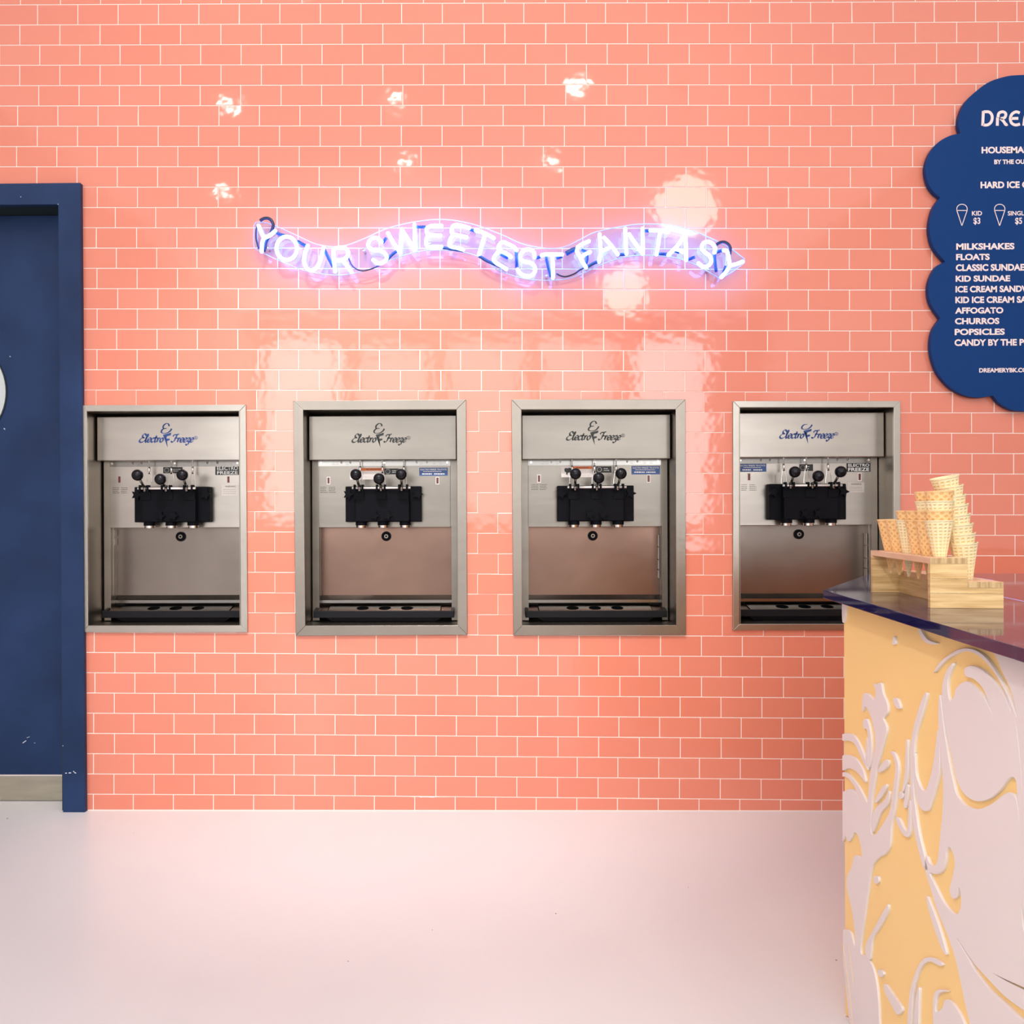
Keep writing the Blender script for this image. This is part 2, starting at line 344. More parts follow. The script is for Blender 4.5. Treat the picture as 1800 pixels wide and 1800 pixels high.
def rect_minus(px0, px1, pz0, pz1, hs):
    """axis-aligned polygon of the tile minus openings: returns list of (x,z) or None"""
    poly = [(px0, pz0), (px1, pz0), (px1, pz1), (px0, pz1)]
    for (a, b, c, d) in hs:
        if px1 <= a or px0 >= b or pz1 <= c or pz0 >= d: continue
        inx0, inx1, inz0, inz1 = px0 >= a, px1 <= b, pz0 >= c, pz1 <= d
        if inx0 and inx1 and inz0 and inz1: return None
        if inz0 and inz1:
            if px0 < a: return [(px0, pz0), (a, pz0), (a, pz1), (px0, pz1)] if a-px0 > .006 else None
            return [(b, pz0), (px1, pz0), (px1, pz1), (b, pz1)] if px1-b > .006 else None
        if inx0 and inx1:
            if pz0 < c: return [(px0, pz0), (px1, pz0), (px1, c), (px0, c)] if c-pz0 > .004 else None
            return [(px0, d), (px1, d), (px1, pz1), (px0, pz1)] if pz1-d > .004 else None
        mn = .007
        if px0 < a and a-px0 < mn: inx0 = True; px0 = a
        if px1 > b and px1-b < mn: inx1 = True; px1 = b
        if pz0 < c and c-pz0 < mn: inz0 = True; pz0 = c
        if pz1 > d and pz1-d < mn: inz1 = True; pz1 = d
        if inx0 and inx1 and inz0 and inz1: return None
        if inz0 and inz1: return [(px0, pz0), (a, pz0), (a, pz1), (px0, pz1)] if px0 < a else [(b, pz0), (px1, pz0), (px1, pz1), (b, pz1)]
        if inx0 and inx1: return [(px0, pz0), (px1, pz0), (px1, c), (px0, c)] if pz0 < c else [(px0, d), (px1, d), (px1, pz1), (px0, pz1)]
        if px0 < a and pz0 < c: return [(px0, pz0), (px1, pz0), (px1, c), (a, c), (a, pz1), (px0, pz1)]
        if px1 > b and pz0 < c: return [(px0, pz0), (px1, pz0), (px1, pz1), (b, pz1), (b, c), (px0, c)]
        if px0 < a and pz1 > d: return [(px0, pz0), (a, pz0), (a, d), (px1, d), (px1, pz1), (px0, pz1)]
        if px1 > b and pz1 > d: return [(b, pz0), (px1, pz0), (px1, pz1), (px0, pz1), (px0, d), (b, d)]
    return poly
def tile_geo(quad, poly, tint):
    """verts, faces, with bevelled face proud of the grout bed. quad: real (slightly skewed) corners; poly from its box"""
    if len(poly) == 4 and poly == quad['box']: pts = quad['q']
    else: pts = poly
    n = len(pts); g = 0.0016; bv = 0.0009; th = 0.0052
    def inset(P, d):
        out = []
        for i in range(n):
            p0, p1, p2 = Vector(P[i-1]), Vector(P[i]), Vector(P[(i+1) % n])
            e1 = (p1-p0).normalized(); e2 = (p2-p1).normalized()
            n1 = Vector((-e1.y, e1.x)); n2 = Vector((-e2.y, e2.x))
            k = 1+n1.dot(n2); out.append(p1+(n1+n2)*(d/max(k, .3)))
        return out
    A = inset(pts, g if n == 4 and pts is quad['q'] else g*0.6); B = inset(A, bv)
    cx_ = sum(p.x for p in A)/n; cz_ = sum(p.y for p in A)/n
    tx, tz = random.gauss(0, .0022), random.gauss(0, .0030)
    V = [(p.x, th, p.y) for p in A]+[(p.x, 0.0005, p.y) for p in A]+[(p.x, -0.0002+(p.x-cx_)*tx+(p.y-cz_)*tz, p.y) for p in B]
    F = [tuple(2*n+i for i in range(n))]
    for i in range(n):
        j = (i+1) % n
        F.append((i, j, n+j, n+i)); F.append((n+i, n+j, 2*n+j, 2*n+i))
    return V, F, (cx_, cz_)
tiles = []
outer_boxes = []
for f in FR:
    P = [BP(*c) for c in f['o']]; outer_boxes.append((P[0].x, P[1].x, P[3].z, P[0].z))
for n in range(-12, 40):
    for k in range(-9, 35):
        xa, xb = jx(n, k), jx(n, k+1)
        q = [BP(xa, hl(n+1, xa)), BP(xb, hl(n+1, xb)), BP(xb, hl(n, xb)), BP(xa, hl(n, xa))]
        q = [(p.x, p.z) for p in q]
        if n == 39: q = [(p[0], max(p[1], 0.002)) for p in q]
        b0, b1 = (q[0][0]+q[3][0])/2, (q[1][0]+q[2][0])/2
        c0, c1 = (q[0][1]+q[1][1])/2, (q[2][1]+q[3][1])/2
        if b1 < XL+.05 or b0 > XR-.05 or c0 > CEIL-.06 or c1 < 0.004: continue
        c0 = max(c0, 0.002)
        if c1 < holes[4][3]:
            if b1 <= holes[4][1]+.004 and b0 > holes[4][0]: continue
            if b0 < holes[4][1] < b1: b0 = holes[4][1]; q = [(b0, c0), (b1, c0), (b1, c1), (b0, c1)]
        if b0 < XL or b1 > XR or c1 > CEIL: continue
        bxp = [(b0, c0), (b1, c0), (b1, c1), (b0, c1)]
        poly = rect_minus(b0, b1, c0, c1, holes)
        if poly is None: continue
        full = poly == bxp
        V, F, cc = tile_geo({'box': bxp, 'q': q}, poly, 0)
        u0, u1 = (xa+xb)/2, (hl(n, xa)+hl(n+1, xa))/2
        vis = 0 < xa and xb < 1800 and hl(n, xa) > 0 and full
        if vis and any(o[0]-.01 < cc[0] < o[1]+.01 and o[2]-.01 < cc[1] < o[3]+.01 for o in outer_boxes): vis = False
        if u0 > 1600 and 130 < u1 < 730: vis = False
        if u0 > 1440 and u1 > 820: vis = False
        if 430 < u0 < 1320 and 375 < u1 < 500: vis = False
        tiles.append((vis, (xb-xa)*(hl(n+1, xa)-hl(n, xa)), V, F, random.random()))
order = sorted([i for i, t in enumerate(tiles) if t[0]], key=lambda i: -tiles[i][1])[:300]
sel = set(order); bigV, bigF, bigT = [], [], []
def set_tint(me, vals):
    a = me.attributes.new('tint', 'FLOAT', 'FACE'); a.data.foreach_set('value', vals)
for i, (vis, ar, V, F, t) in enumerate(tiles):
    if i in sel:
        c = Vector((sum(v[0] for v in V)/len(V), 0, sum(v[2] for v in V)/len(V)))
        me = bpy.data.meshes.new('tile'); me.from_pydata([tuple(Vector(v)-c) for v in V], [], F); set_tint(me, [t]*len(F))
        o = link('tile', me, M['tile'], wall); o.location = c
    else:
        k = len(bigV); bigV += V; bigF += [tuple(a+k for a in f) for f in F]; bigT += [t]*len(F)
me = bpy.data.meshes.new('tile_field'); me.from_pydata(bigV, [], bigF); set_tint(me, bigT)
tag(link('tile_field', me, M['tile'], wall), kind='stuff')

# ---------------------------------------------------------------- rest of the room
tag(bx('floor', (XL-.2, -9.2, -0.1), (XR+.2, 0.6, 0.0), M['floor']), kind='structure')
tag(bx('ceiling', (XL-.2, -9.2, CEIL), (XR+.2, 0.6, CEIL+.1), M['white']), kind='structure')
tag(bx('wall_left', (XL-.2, -9.2, 0), (XL, 0.0, CEIL), M['pinkwall']), kind='structure')
tag(bx('wall_right', (XR, -9.2, 0), (XR+.2, 0.0, CEIL), M['pinkwall']), kind='structure')
panes = [(-3.15, -2.05), (-1.85, -0.75), (-0.55, 0.55), (0.75, 1.85), (2.05, 3.15)]
def front_wall():
    bm = bmesh.new(); xs = sorted([XL, XR]+[x for p in panes for x in p])
    for i in range(len(xs)-1):
        if (xs[i], xs[i+1]) in panes:
            box(bm, (xs[i], -9.2, 0), (xs[i+1], -9.0, 1.0)); box(bm, (xs[i], -9.2, 3.6), (xs[i+1], -9.0, CEIL))
        else: box(bm, (xs[i], -9.2, 0), (xs[i+1], -9.0, CEIL))
    return obj('wall_front', bm, M['pinkwall'])
tag(front_wall(), kind='structure')
for i, (a, b) in enumerate(panes):
    bm = bmesh.new()
    for (p, q) in [((a, 1.0), (a+.05, 3.6)), ((b-.05, 1.0), (b, 3.6)), ((a+.05, 1.0), (b-.05, 1.06)), ((a+.05, 3.54), (b-.05, 3.6)), ((a+.05, 2.75), (b-.05, 2.8))]:
        box(bm, (p[0], -9.05, p[1]), (q[0], -8.98, q[1]))
    tag(obj('window_%d' % (i+1), bm, M['frame_dark']), kind='structure')
# lamps the tiles mirror: where each reflection is seen fixes the lamp's place
def mirror(u, v, z=None, Y=None):
    P = BP(u, v, 0); d = P-CAM; d.y = -d.y
    t = (z-P.z)/d.z if z is not None else (Y-P.y)/d.y
    return P+d*t
for di, (u, v, r) in enumerate([(397, 176, .055), (695, 175, .045), (1012, 150, .065), (712, 282, .05), (968, 276, .055), (395, 336, .06)]):
    p = mirror(u, v, z=CEIL-0.012)
    t = empty('downlight', (p.x, p.y, CEIL)); tag(t, 'recessed ceiling downlight whose bright spot mirrors in the tiles ' + ['top left, above the letter Y', 'above the letters SW, higher spot', 'high above the word SWEETEST', 'above the letters SW, lower spot', 'just above the end of SWEETEST', 'just left of the letter Y'][di], 'ceiling light', 'downlights in the ceiling behind the camera')
    bm = bmesh.new(); cyl(bm, (0, 0, -0.001), (0, 0, -0.010), r*1.25, n=24); obj('trim_ring', bm, M['white'], t)
    bm = bmesh.new(); cyl(bm, (0, 0, -0.010), (0, 0, -0.014), r, n=24); obj('lens', bm, M['lamp'], t)
for i, (u, v, Y, r, lb) in enumerate([(1203, 365, -2.3, .20, 'large cream globe pendant lamp hanging nearer the tiled wall'), (1096, 508, -4.3, .20, 'cream globe pendant lamp hanging further back over the shop floor')]):
    p = mirror(u, v, Y=Y)
    t = empty('globe_pendant', p); tag(t, lb, 'pendant lamp')
    bm = bmesh.new(); sphere(bm, (0, 0, 0), r, 28); obj('globe', bm, M['globe'], t, True)
    bm = bmesh.new(); cyl(bm, (0, 0, r*.98), (0, 0, CEIL-p.z), .006, n=8); obj('cord', bm, M['white'], t)
    bm = bmesh.new(); cyl(bm, (0, 0, CEIL-p.z-.03), (0, 0, CEIL-p.z), .05, n=20); obj('canopy', bm, M['white'], t)

# ---------------------------------------------------------------- door
YL = 0.105
def door():
    d = empty('door_1', (DOOR_R, YL, 0)); tag(d, kind='structure')
    o = Vector((DOOR_R, YL, 0))
    zb = BP(60, 1362, YL).z; zt = DOOR_T
    bx('door_leaf', Vector((DOOR_L+.012, YL, zb))-o, Vector((DOOR_R-.006, YL+.04, zt-.004))-o, M['navy'], d, 0.002)
    bx('kick_plate', Vector((DOOR_L+.014, YL-.0015, .004))-o, Vector((DOOR_R-.008, YL+.035, zb))-o, M['kick'], d)
    bx('kick_edge', Vector((DOOR_L+.014, YL-.004, zb-.003))-o, Vector((DOOR_R-.008, YL+.001, zb+.001))-o, M['sticker_white'], d)
    c = BP(-85, 689, YL-.004); r = (BP(10, 689, YL-.004)-c).length
    bm = bmesh.new(); cyl(bm, Vector((c.x, YL-.006, c.z))-o, Vector((c.x, YL, c.z))-o, r, n=64); obj('round_sign', bm, M['disc'], d)
    bm = bmesh.new(); cyl(bm, Vector((c.x, YL-.004, c.z))-o, Vector((c.x, YL, c.z))-o, r*1.02, n=64); obj('round_sign_rim', bm, M['navydark'], d)
    for (u0, v0, u1, v1, w_) in [(40, 1306, 46, 1302, 1.6), (47, 1297, 52, 1295, .8), (60, 1306, 62, 1306, 1.0), (17, 626, 18.5, 627.5, 1.6), (7, 753, 9, 755, 2.0)]:
        a, b = BP(u0, v0, YL-.0006), BP(u1, v1, YL-.0006); bm = bmesh.new()
        tube(bm, [a-o, b-o], w_/467*.5, 6); obj('paint_chip', bm, M['chip'], d)
    # casing round the opening
    bm = bmesh.new()
    oT = BP(100, 321.8, -.02).z; oR0, oR1 = BP(141, 322, -.02).x, BP(149.3, 1425, -.02).x
    iR0, iR1 = BP(102.5, 359.3, -.02).x, BP(110.8, 1425, -.02).x; iT = BP(60, 359.4, -.02).z
    prism(bm, [(iR1, -.02, 0.0005), (oR1, -.02, 0.0005), (oR0, -.02, oT), (iR0, -.02, iT)], (0, .021, 0))
    prism(bm, [(oR0, -.02, oT), (iR0, -.02, iT), (DOOR_L+.0, -.02, iT), (DOOR_L-.083, -.02, oT)], (0, .021, 0))
    prism(bm, [(DOOR_L, -.02, iT), (DOOR_L, -.02, 0.0005), (DOOR_L-.083, -.02, 0.0005), (DOOR_L-.083, -.02, oT)], (0, .021, 0))
    t = obj('trim_1', bm, M['navy']); tag(t, kind='structure')
    for (u, v) in [(36.5, 346), (102, 359), (110.5, 1311)]:
        bm = bmesh.new(); sphere(bm, BP(u, v, -.0205), .0018, 8); obj('paint_chip', bm, M['chip'], t)
    for (u0, v0, u1, v1) in [(115, 1359, 117.5, 1359), (121, 1358.8, 125, 1358.5), (129, 1356, 130.5, 1356.5), (131, 1358, 133.8, 1359)]:
        bm = bmesh.new(); tube(bm, [BP(u0, v0, -.0205), BP(u1, v1, -.0205)], .0020, 6); obj('paint_chip', bm, M['chip'], t)
    # jamb lining
    bm = bmesh.new()
    box(bm, (DOOR_R-.002, .0, 0.0005), (DOOR_R+.03, .15, DOOR_T+.03)); box(bm, (DOOR_L-.03, .0, 0.0005), (DOOR_L+.002, .15, DOOR_T+.03))
    box(bm, (DOOR_L, .0, DOOR_T-.001), (DOOR_R, .15, DOOR_T+.03))
    tag(obj('trim_2', bm, M['navydark']), kind='structure')
door()

# ---------------------------------------------------------------- script logo for the machines
GL = {
 'e': ([[(.1, .45), (.7, .6), (.72, .9), (.45, 1.02), (.15, .75), (.1, .3), (.35, -.02), (.85, .25)]], .80),
 'l': ([[(.0, .25), (.4, 1.3), (.42, 1.85), (.25, 1.75), (.15, .8), (.2, .1), (.35, 0), (.6, .25)]], .50),
 'c': ([[(.72, .78), (.5, 1.02), (.2, .85), (.08, .4), (.3, -.02), (.78, .25)]], .72),
 't': ([[(.32, 1.6), (.18, .6), (.22, .08), (.36, 0), (.6, .22)], [(-.02, 1.05), (.55, 1.08)]], .52),
 'r': ([[(.0, .85), (.22, 1.0), (.2, .5), (.16, 0)], [(.2, .45), (.42, .95), (.72, .92)]], .68),
 'o': ([[(.5, 1.0), (.18, .8), (.1, .35), (.32, 0), (.62, .15), (.75, .6), (.62, .95), (.48, 1.0)]], .85),
 'E': ([[(1.0, 1.5), (.95, 1.85), (.6, 1.95), (.3, 1.6), (.45, 1.15), (.8, 1.05), (.3, 1.0), (-.1, .5), (.0, .05), (.5, -.02), (1.05, .4)]], 1.05),
 'F': ([[(.0, 1.35), (.15, 1.75), (.7, 1.8), (1.3, 1.95)], [(.85, 1.8), (.65, .9), (.4, .2), (.0, .0), (-.15, .3)], [(.4, .95), (1.1, 1.0)]], 1.12),
 'z': ([[(.1, .85), (.3, 1.0), (.7, .95), (.15, .25), (.55, .15), (.5, -.45), (.15, -.7), (.0, -.4)]], .74)}
def script_word(bm, word, x0, yb, xh, width, place):
    tot = sum(GL[c][1] for c in word); sx = width/tot; x = 0
    pen = Vector((math.cos(.6), math.sin(.6)))
    for ch in word:
        for st in GL[ch][0]:
            pts = [(x0+(x+p[0]+.22*(p[1]))*sx, yb-p[1]*xh) for p in sm2(st, 4)]
            ribbon(bm, pts, lambda t: 0.9+2.4*abs(t.x*(-pen.y)-t.y*pen.x), place)
        x += GL[ch][1]
E_SW = [[(715, 228), (705, 200), (680, 190), (645, 210), (630, 245), (650, 260), (682, 258)], [(682, 258), (640, 262), (610, 290), (612, 318), (650, 325), (700, 315), (735, 285), (748, 262)]]
F_PL = [(628, 345), (744, 318), (736, 352), (682, 368), (676, 400), (722, 398), (720, 420), (684, 432), (694, 522)]

# ---------------------------------------------------------------- soft-serve machines
M_LAB = ['stainless soft-serve machine set in the wall next to the navy door, blue logo', 'soft-serve machine with black logo and plain warning label, second from the navy door',
         'soft-serve machine with black logo and a cow drawing on its white label', 'soft-serve machine with blue logo, partly hidden by the navy counter and cones']
def machine(idx):
    ST = M['steel_refl' if idx in (0, 3) else 'steel']
    f = FR[idx]; ip = [BP(*c) for c in f['i']]; op = [BP(*c, -.012) for c in f['o']]
    O = Vector(((ip[0].x+ip[1].x+ip[2].x+ip[3].x)/4, 0, (ip[2].z+ip[3].z)/2))
    W = ((ip[1].x-ip[0].x)+(ip[2].x-ip[3].x))/2; Ht = (ip[0].z+ip[1].z)/2-O.z
    root = empty('soft_serve_machine', O); tag(root, M_LAB[idx], 'soft-serve machine', 'soft-serve machines in the tiled wall')
    # wall frame, mitred
    ipf = [BP(*c, -.012) for c in f['i']]
    bm = bmesh.new()
    for k in range(4):
        j = (k+1) % 4; prism(bm, [op[k]-O, op[j]-O, ipf[j]-O, ipf[k]-O], (0, .0125, 0))
    fr = obj('wall_frame', bm, M['steel_frame_refl' if idx in (0, 3) else 'steel_frame'], root)
    bv = fr.modifiers.new('b', 'BEVEL'); bv.width = .0012; bv.segments = 2
    h = W/2
    bm = bmesh.new(); t = .003
    box(bm, (-h-t, -.011, -t), (-h, .33, Ht+t)); box(bm, (h, -.011, -t), (h+t, .33, Ht+t))
    box(bm, (-h, -.011, -t), (h, .33, 0)); box(bm, (-h, -.011, Ht), (h, .33, Ht+t)); box(bm, (-h-t, .33, -t), (h+t, .333, Ht+t))
    obj('recess_liner', bm, M['liner'], root)
    # body with posts each side of the splash panel
    bm = bmesh.new()
    box(bm, (-.284, .1256, .004), (-.258, .30, .70)); box(bm, (.262, .1256, .004), (.284, .30, .70)); box(bm, (-.258, .1256, .371), (.262, .30, .70))
    obj('body', bm, ST, root)
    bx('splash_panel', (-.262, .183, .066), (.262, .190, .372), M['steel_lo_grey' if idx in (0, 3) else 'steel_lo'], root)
    bx('splash_side', (-.258, .150, .10), (-.2565, .183, .369), ST, root); bx('splash_side', (.2605, .150, .10), (.262, .183, .369), ST, root)
    bm = bmesh.new()
    prism(bm, [(-.262, .183, .098), (-.262, .160, .080), (-.262, .160, .069), (-.262, .183, .069)], (.524, 0, 0))
    obj('drip_ledge', bm, M['steel_hi'], root)
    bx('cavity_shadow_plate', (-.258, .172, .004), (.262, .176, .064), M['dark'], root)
    pl = bx('control_plate', (-.2585, .1216, .369), (.2585, .1254, .66), ST, root, .0008)
    bm = bmesh.new()
    box(bm, (-.2585, .1195, .6085), (.2585, .1216, .631))
    rl = obj('label_rail', bm, M['steel_hi'], root)
    for x in (-.247, .0, .247):
        bm = bmesh.new(); cyl(bm, (x, .1165, .621), (x, .1195, .621), .0042, n=14); obj('screw', bm, M['chrome'], rl)
    for x in (-.17, -.135, .125, .165):
        bm = bmesh.new(); tube(bm, [(x, .1175, .632), (x, .116, .620), (x+.003, .116, .618), (x+.006, .1175, .632)], .0009, 5); obj('clip', bm, M['chrome'], rl)
    hx0, hx1 = -.2845, .2845
    hd = bx('header_panel', (max(hx0, -h+.001), .068, .629), (min(hx1, h-.001), .122, .7995), ST, root, .0025)
    # dispensing head
    bm = bmesh.new(); box(bm, (-.147, .085, .390), (.147, .1216, .528), .003)
    hb = obj('dispensing_head', bm, M['black'], root)
    bm = bmesh.new(); box(bm, (-.1035, .049, .392), (.1035, .085, .522), .003); obj('head_front', bm, M['black'], hb)
    for x in (-.088, -.003, .082):
        bm = bmesh.new(); box(bm, (x-.020, .045, .475), (x+.020, .049, .515), .001)
        for s in (-1, 1): box(bm, (x+s*.015-.004, .028, .508), (x+s*.015+.004, .05, .533), .001)
        obj('lever_yoke', bm, M['black'], hb)
    for x in (-.085, 0, .085):
        bm = bmesh.new(); cyl(bm, (x, .078, .394), (x, .078, .377), .0215, n=24); sp_ = obj('spout', bm, M['black'], hb)
        bm = bmesh.new(); cyl(bm, (x, .080, .378), (x, .080, .368), .0195, .0185, n=24); obj('spout_rim', bm, M['chrome'], hb)
    def star(c, r, ax):
        bm = bmesh.new(); n = 10; pts = []
        for i in range(n):
            a = 2*math.pi*i/n; rr = r if i % 2 == 0 else r*.5
            pts.append(Vector(c)+(Vector((math.cos(a)*rr, 0, math.sin(a)*rr)) if ax == 'y' else Vector((0, math.cos(a)*rr, math.sin(a)*rr))))
        prism(bm, pts, (0, -.012, 0) if ax == 'y' else (.010, 0, 0)); return bm
    for x in (-.028, .022): obj('star_knob', star((x, .049, .414), .019, 'y'), M['black'], hb)
    for s in (-1, 1): obj('side_knob', star((s*.134, .085, .497), .022, 'y'), M['black'], hb)
    # pivot rod, levers with ball knobs
    bm = bmesh.new(); cyl(bm, (-.113, .034, .520), (.110, .034, .520), .0042, n=12); obj('pivot_rod', bm, M['rod'], root, True)
    for (x, zb_) in ((-.089, .5685), (-.0025, .5525), (.0805, .5685)):
        xp = x*.95
        bm = bmesh.new(); cyl(bm, (xp, .034, .520), (x, -.0245, zb_), .0050, .0046, n=12); cyl(bm, (xp, .031, .508), (xp, .031, .532), .0065, n=10)
        lv = obj('lever', bm, M['steel_hi'], root, True)
        bm = bmesh.new(); sphere(bm, (x, -.0245, zb_), .0213, 24); obj('ball_knob', bm, M['blackgloss'], lv, True)
    # draw springs from the header
    for x in (-.090, -.0035, .080):
        bm = bmesh.new(); cyl(bm, (x, .09, .66), (x, .09, .600), .0018, n=8); cyl(bm, (x, .09, .606), (x, .09, .578), .0038, n=8)
        hk = obj('spring_hook', bm, M['chrome'], root, True)
        bm = bmesh.new(); tube(bm, [(x-.0105, .088, .530), (x-.0100, .088, .548), (x-.0055, .09, .578), (x-.003, .09, .586), (x+.003, .09, .586), (x+.0055, .09, .578), (x+.0100, .088, .548), (x+.0105, .088, .530)], .0010, 6)
        obj('bail_wire', bm, M['chrome'], hk)
    # drain plug
    bm = bmesh.new(); cyl(bm, (0, .183, .332), (0, .176, .332), .0192, n=28); pg = obj('rubber_plug', bm, M['black'], root)
    bm = bmesh.new(); cyl(bm, (0, .1762, .332), (0, .1745, .332), .0078, n=20); q = obj('plug_eye', bm, M['liner'], pg)
    bm = bmesh.new(); cyl(bm, (0, .1748, .332), (0, .1735, .332), .0045, n=16); obj('plug_bore', bm, M['dark'], pg)
    # drip tray: sloping grid in a black rim, with its tub
    tx = .2725; tr = empty('drip_tray', (0, 0, 0)); tr.parent = root
    bm = bmesh.new()
    z1, z2, z0 = .0455, .064, .0195
    def side(xa, xb): prism(bm, [(xa, .085, z1), (xa, .172, z2), (xa, .172, z2-.02), (xa, .085, z0)], (xb-xa, 0, 0))
    side(-tx, -tx+.012); side(tx-.012, tx)
    box(bm, (-tx, .079, z0), (tx, .088, z1+.0005), .0015)
    prism(bm, [(-.225, .088, z0), (.225, .088, z0), (.200, .100, .001), (-.200, .100, .001)], (0, .06, 0))
    rim = obj('tray_rim', bm, M['blacktray'], tr)
    for s in (-1, 1):
        a, b = (s*(tx-.012), s*.222) if s < 0 else (.222, tx-.012)
        bm = bmesh.new(); prism(bm, [(a, .088, z1-.004), (a, .170, z2-.004), (a, .170, z2-.010), (a, .088, z1-.010)], (b-a, 0, 0)); obj('tray_shelf', bm, M['steel_lo'], tr)
    # perforated grid: quad strip with three holes cut as rings
    bm = bmesh.new(); X0, X1, Y0, Y1 = -.218, .218, .0885, .170
    def zt(y): return z1-.001+(y-.0885)*(z2-z1)/(.170-.0885)
    cs = [(-.087, .122), (0, .122), (.087, .122)]; r = .024
    xs = [X0, -.1305, -.0435, .0435, .1305, X1]
    def qd(a, b):
        bm.faces.new([bm.verts.new((x, y, zt(y))) for x, y in ((a, Y0), (b, Y0), (b, Y1), (a, Y1))])
    qd(X0, -.1305); qd(.1305, X1)
    for ci, (cx_, cy_) in enumerate(cs):
        a, b = xs[ci+1], xs[ci+2]; N = 32; ins, outs = [], []
        for i in range(N):
            th = 2*math.pi*i/N; c_, s_ = math.cos(th), math.sin(th)
            ins.append(bm.verts.new((cx_+c_*r, cy_+s_*r*.92, zt(cy_+s_*r*.92))))
            kx = (b-cx_)/c_ if c_ > 1e-6 else ((a-cx_)/c_ if c_ < -1e-6 else 9)
            ky = (Y1-cy_)/s_ if s_ > 1e-6 else ((Y0-cy_)/s_ if s_ < -1e-6 else 9)
            kk = min(kx, ky); x_, y_ = cx_+c_*kk, cy_+s_*kk; outs.append(bm.verts.new((x_, y_, zt(y_))))
        for i in range(N):
            j = (i+1) % N; bm.faces.new((ins[i], ins[j], outs[j], outs[i]))
        for (X, Y) in ((a, Y0), (b, Y0), (a, Y1), (b, Y1)):
            best = sorted(range(N), key=lambda i: (outs[i].co.x-X)**2+(outs[i].co.y-Y)**2)[:2]
            try: bm.faces.new((outs[best[0]], outs[best[1]], bm.verts.new((X, Y, zt(Y)))))
            except Exception: pass
    obj('tray_grid', bm, M['steel_hi'], tr)
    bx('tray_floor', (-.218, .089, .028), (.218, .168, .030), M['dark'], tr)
    # ---- print on header and labels on plate, placed where the photo shows them
    hc = [298.5, 671.5, 1048.5, 1423.5][idx]; dxl = hc-671.5+[-1, 0, 0, 0][idx]; dyl = [0, 0, -4, -7][idx]
    Yh = .068-.0009
    def pl_h(u, v): return BP(u+dxl, v+dyl, Yh)-O
    bm = bmesh.new()
    script_word(bm, 'Electro', 619.5, 777.2, 7.3, 41, pl_h); script_word(bm, 'Freeze', 676, 777.2, 7.3, 37, pl_h)
    sc = lambda p: (580+p[0]/7.826, 720+p[1]/7.826)
    for kk, st in enumerate(E_SW):
        if idx == 3 and kk == 0: continue
        ribbon(bm, [sc(p) for p in sm2(st, 4)], lambda t: .9+1.9*abs(t.y), pl_h)
    bm.faces.new([bm.verts.new(pl_h(*sc(p))) for p in F_PL])
    bm.faces.new([bm.verts.new(pl_h(*p)) for p in ((661.8, 767), (664.8, 767), (666.8, 776), (668.4, 786))])
    ribbon(bm, [(718+3.2*math.cos(a), 769.5+2.8*math.sin(a)) for a in [2*math.pi*i/16 for i in range(16)]], lambda t: .6, pl_h, True)
    ribbon(bm, [(717, 771.5), (717.2, 767.5), (719, 768), (718.6, 769.6), (717.4, 769.6), (719.4, 771.5)], lambda t: .55, pl_h)
    obj('script_logo', bm, M['decal_black' if idx in (1, 2) else 'decal_blue'], hd)
    Yp = .1216
    def st(name, x0, y0, x1, y1, m, off=.0004, parent=None):
        a, b = BP(x0, y1, Yp), BP(x1, y0, Yp)
        x_lo, x_hi = max(a.x-O.x, -.258), min(b.x-O.x, .258)
        return bx(name, (x_lo, Yp-off-.0003, a.z-O.z), (x_hi, Yp-off+.0002, b.z-O.z), M[m], parent or pl)
    def tx_(s, x0, y0, x1, y1, m, parent, off=.0009, bold=0.0):
        return text('lettering', s, BP(x0, y1, Yp-off), BP(x1, y0, Yp-off), M[m], parent, bold=bold, out=0)
    def lines(par, x0, y0, x1, y1, n, m, cols=1, w_=.5):
        bm = bmesh.new()
        for r_ in range(n):
            y = y0+(y1-y0)*(r_+.5)/n
            for c_ in range(cols):
                a0 = x0+(x1-x0)*c_/cols+1; a1 = x0+(x1-x0)*(c_+1)/cols-1-random.random()*3
                x = a0
                while x < a1-1:
                    L = min(a1-x, random.uniform(1.5, 4)); p, q = BP(x, y+w_, Yp-.0009)-O, BP(x+L, y-w_, Yp-.0009)-O
                    vs = [bm.verts.new(v) for v in ((p.x, p.y, p.z), (q.x, p.y, p.z), (q.x, p.y, q.z), (p.x, p.y, q.z))]; bm.faces.new(vs); x += L+.7
        return obj('fine_print', bm, M[m], par)
    def slot(x, y0, y1, wh=True):
        if wh: st('slot_border', x-3.1, y0-1.5, x+3.1, y1+1.5, 'sticker_white', .0002)
        st('indicator_slot', x-1.9, y0, x+1.9, y1, 'slotred', .0006)
    def blue(x0, y0, x1, y1, cut=0):
        s_ = st('distributor_sticker', x0, y0, x1, y1, 'sticker_blue'); w_ = x1-x0
        tx_('ELECTRO FREEZE TRI-STATE', x0+2-cut, y0+1.8, x1-2, y0+4.8, 'print_white', s_, bold=.01) if not cut else tx_('LECTRO FREEZE TRI-STATE', x0+1, y0+1.8, x1-2, y0+4.8, 'print_white', s_, bold=.01)
        lines(s_, x0+6, y0+5.6, x1-6, y0+8, 1, 'sticker_clear', 1, .5); lines(s_, x0+4, y0+9, x1-4, y0+13, 1, 'print_white', 2, 1.0)
    def bigef(x0, y0, x1, y1, cuttop=0):
        s_ = st('nameplate_sticker', x0, y0, x1, y1, 'decal_black')
        tx_('ELECTRO', x0+3, y0+1-cuttop*.4, x1-2, y0+6.6, 'print_white', s_, bold=.02); tx_('FREEZE', x0+3, y0+8, x1-2, y1-1.3, 'print_white', s_, bold=.02)
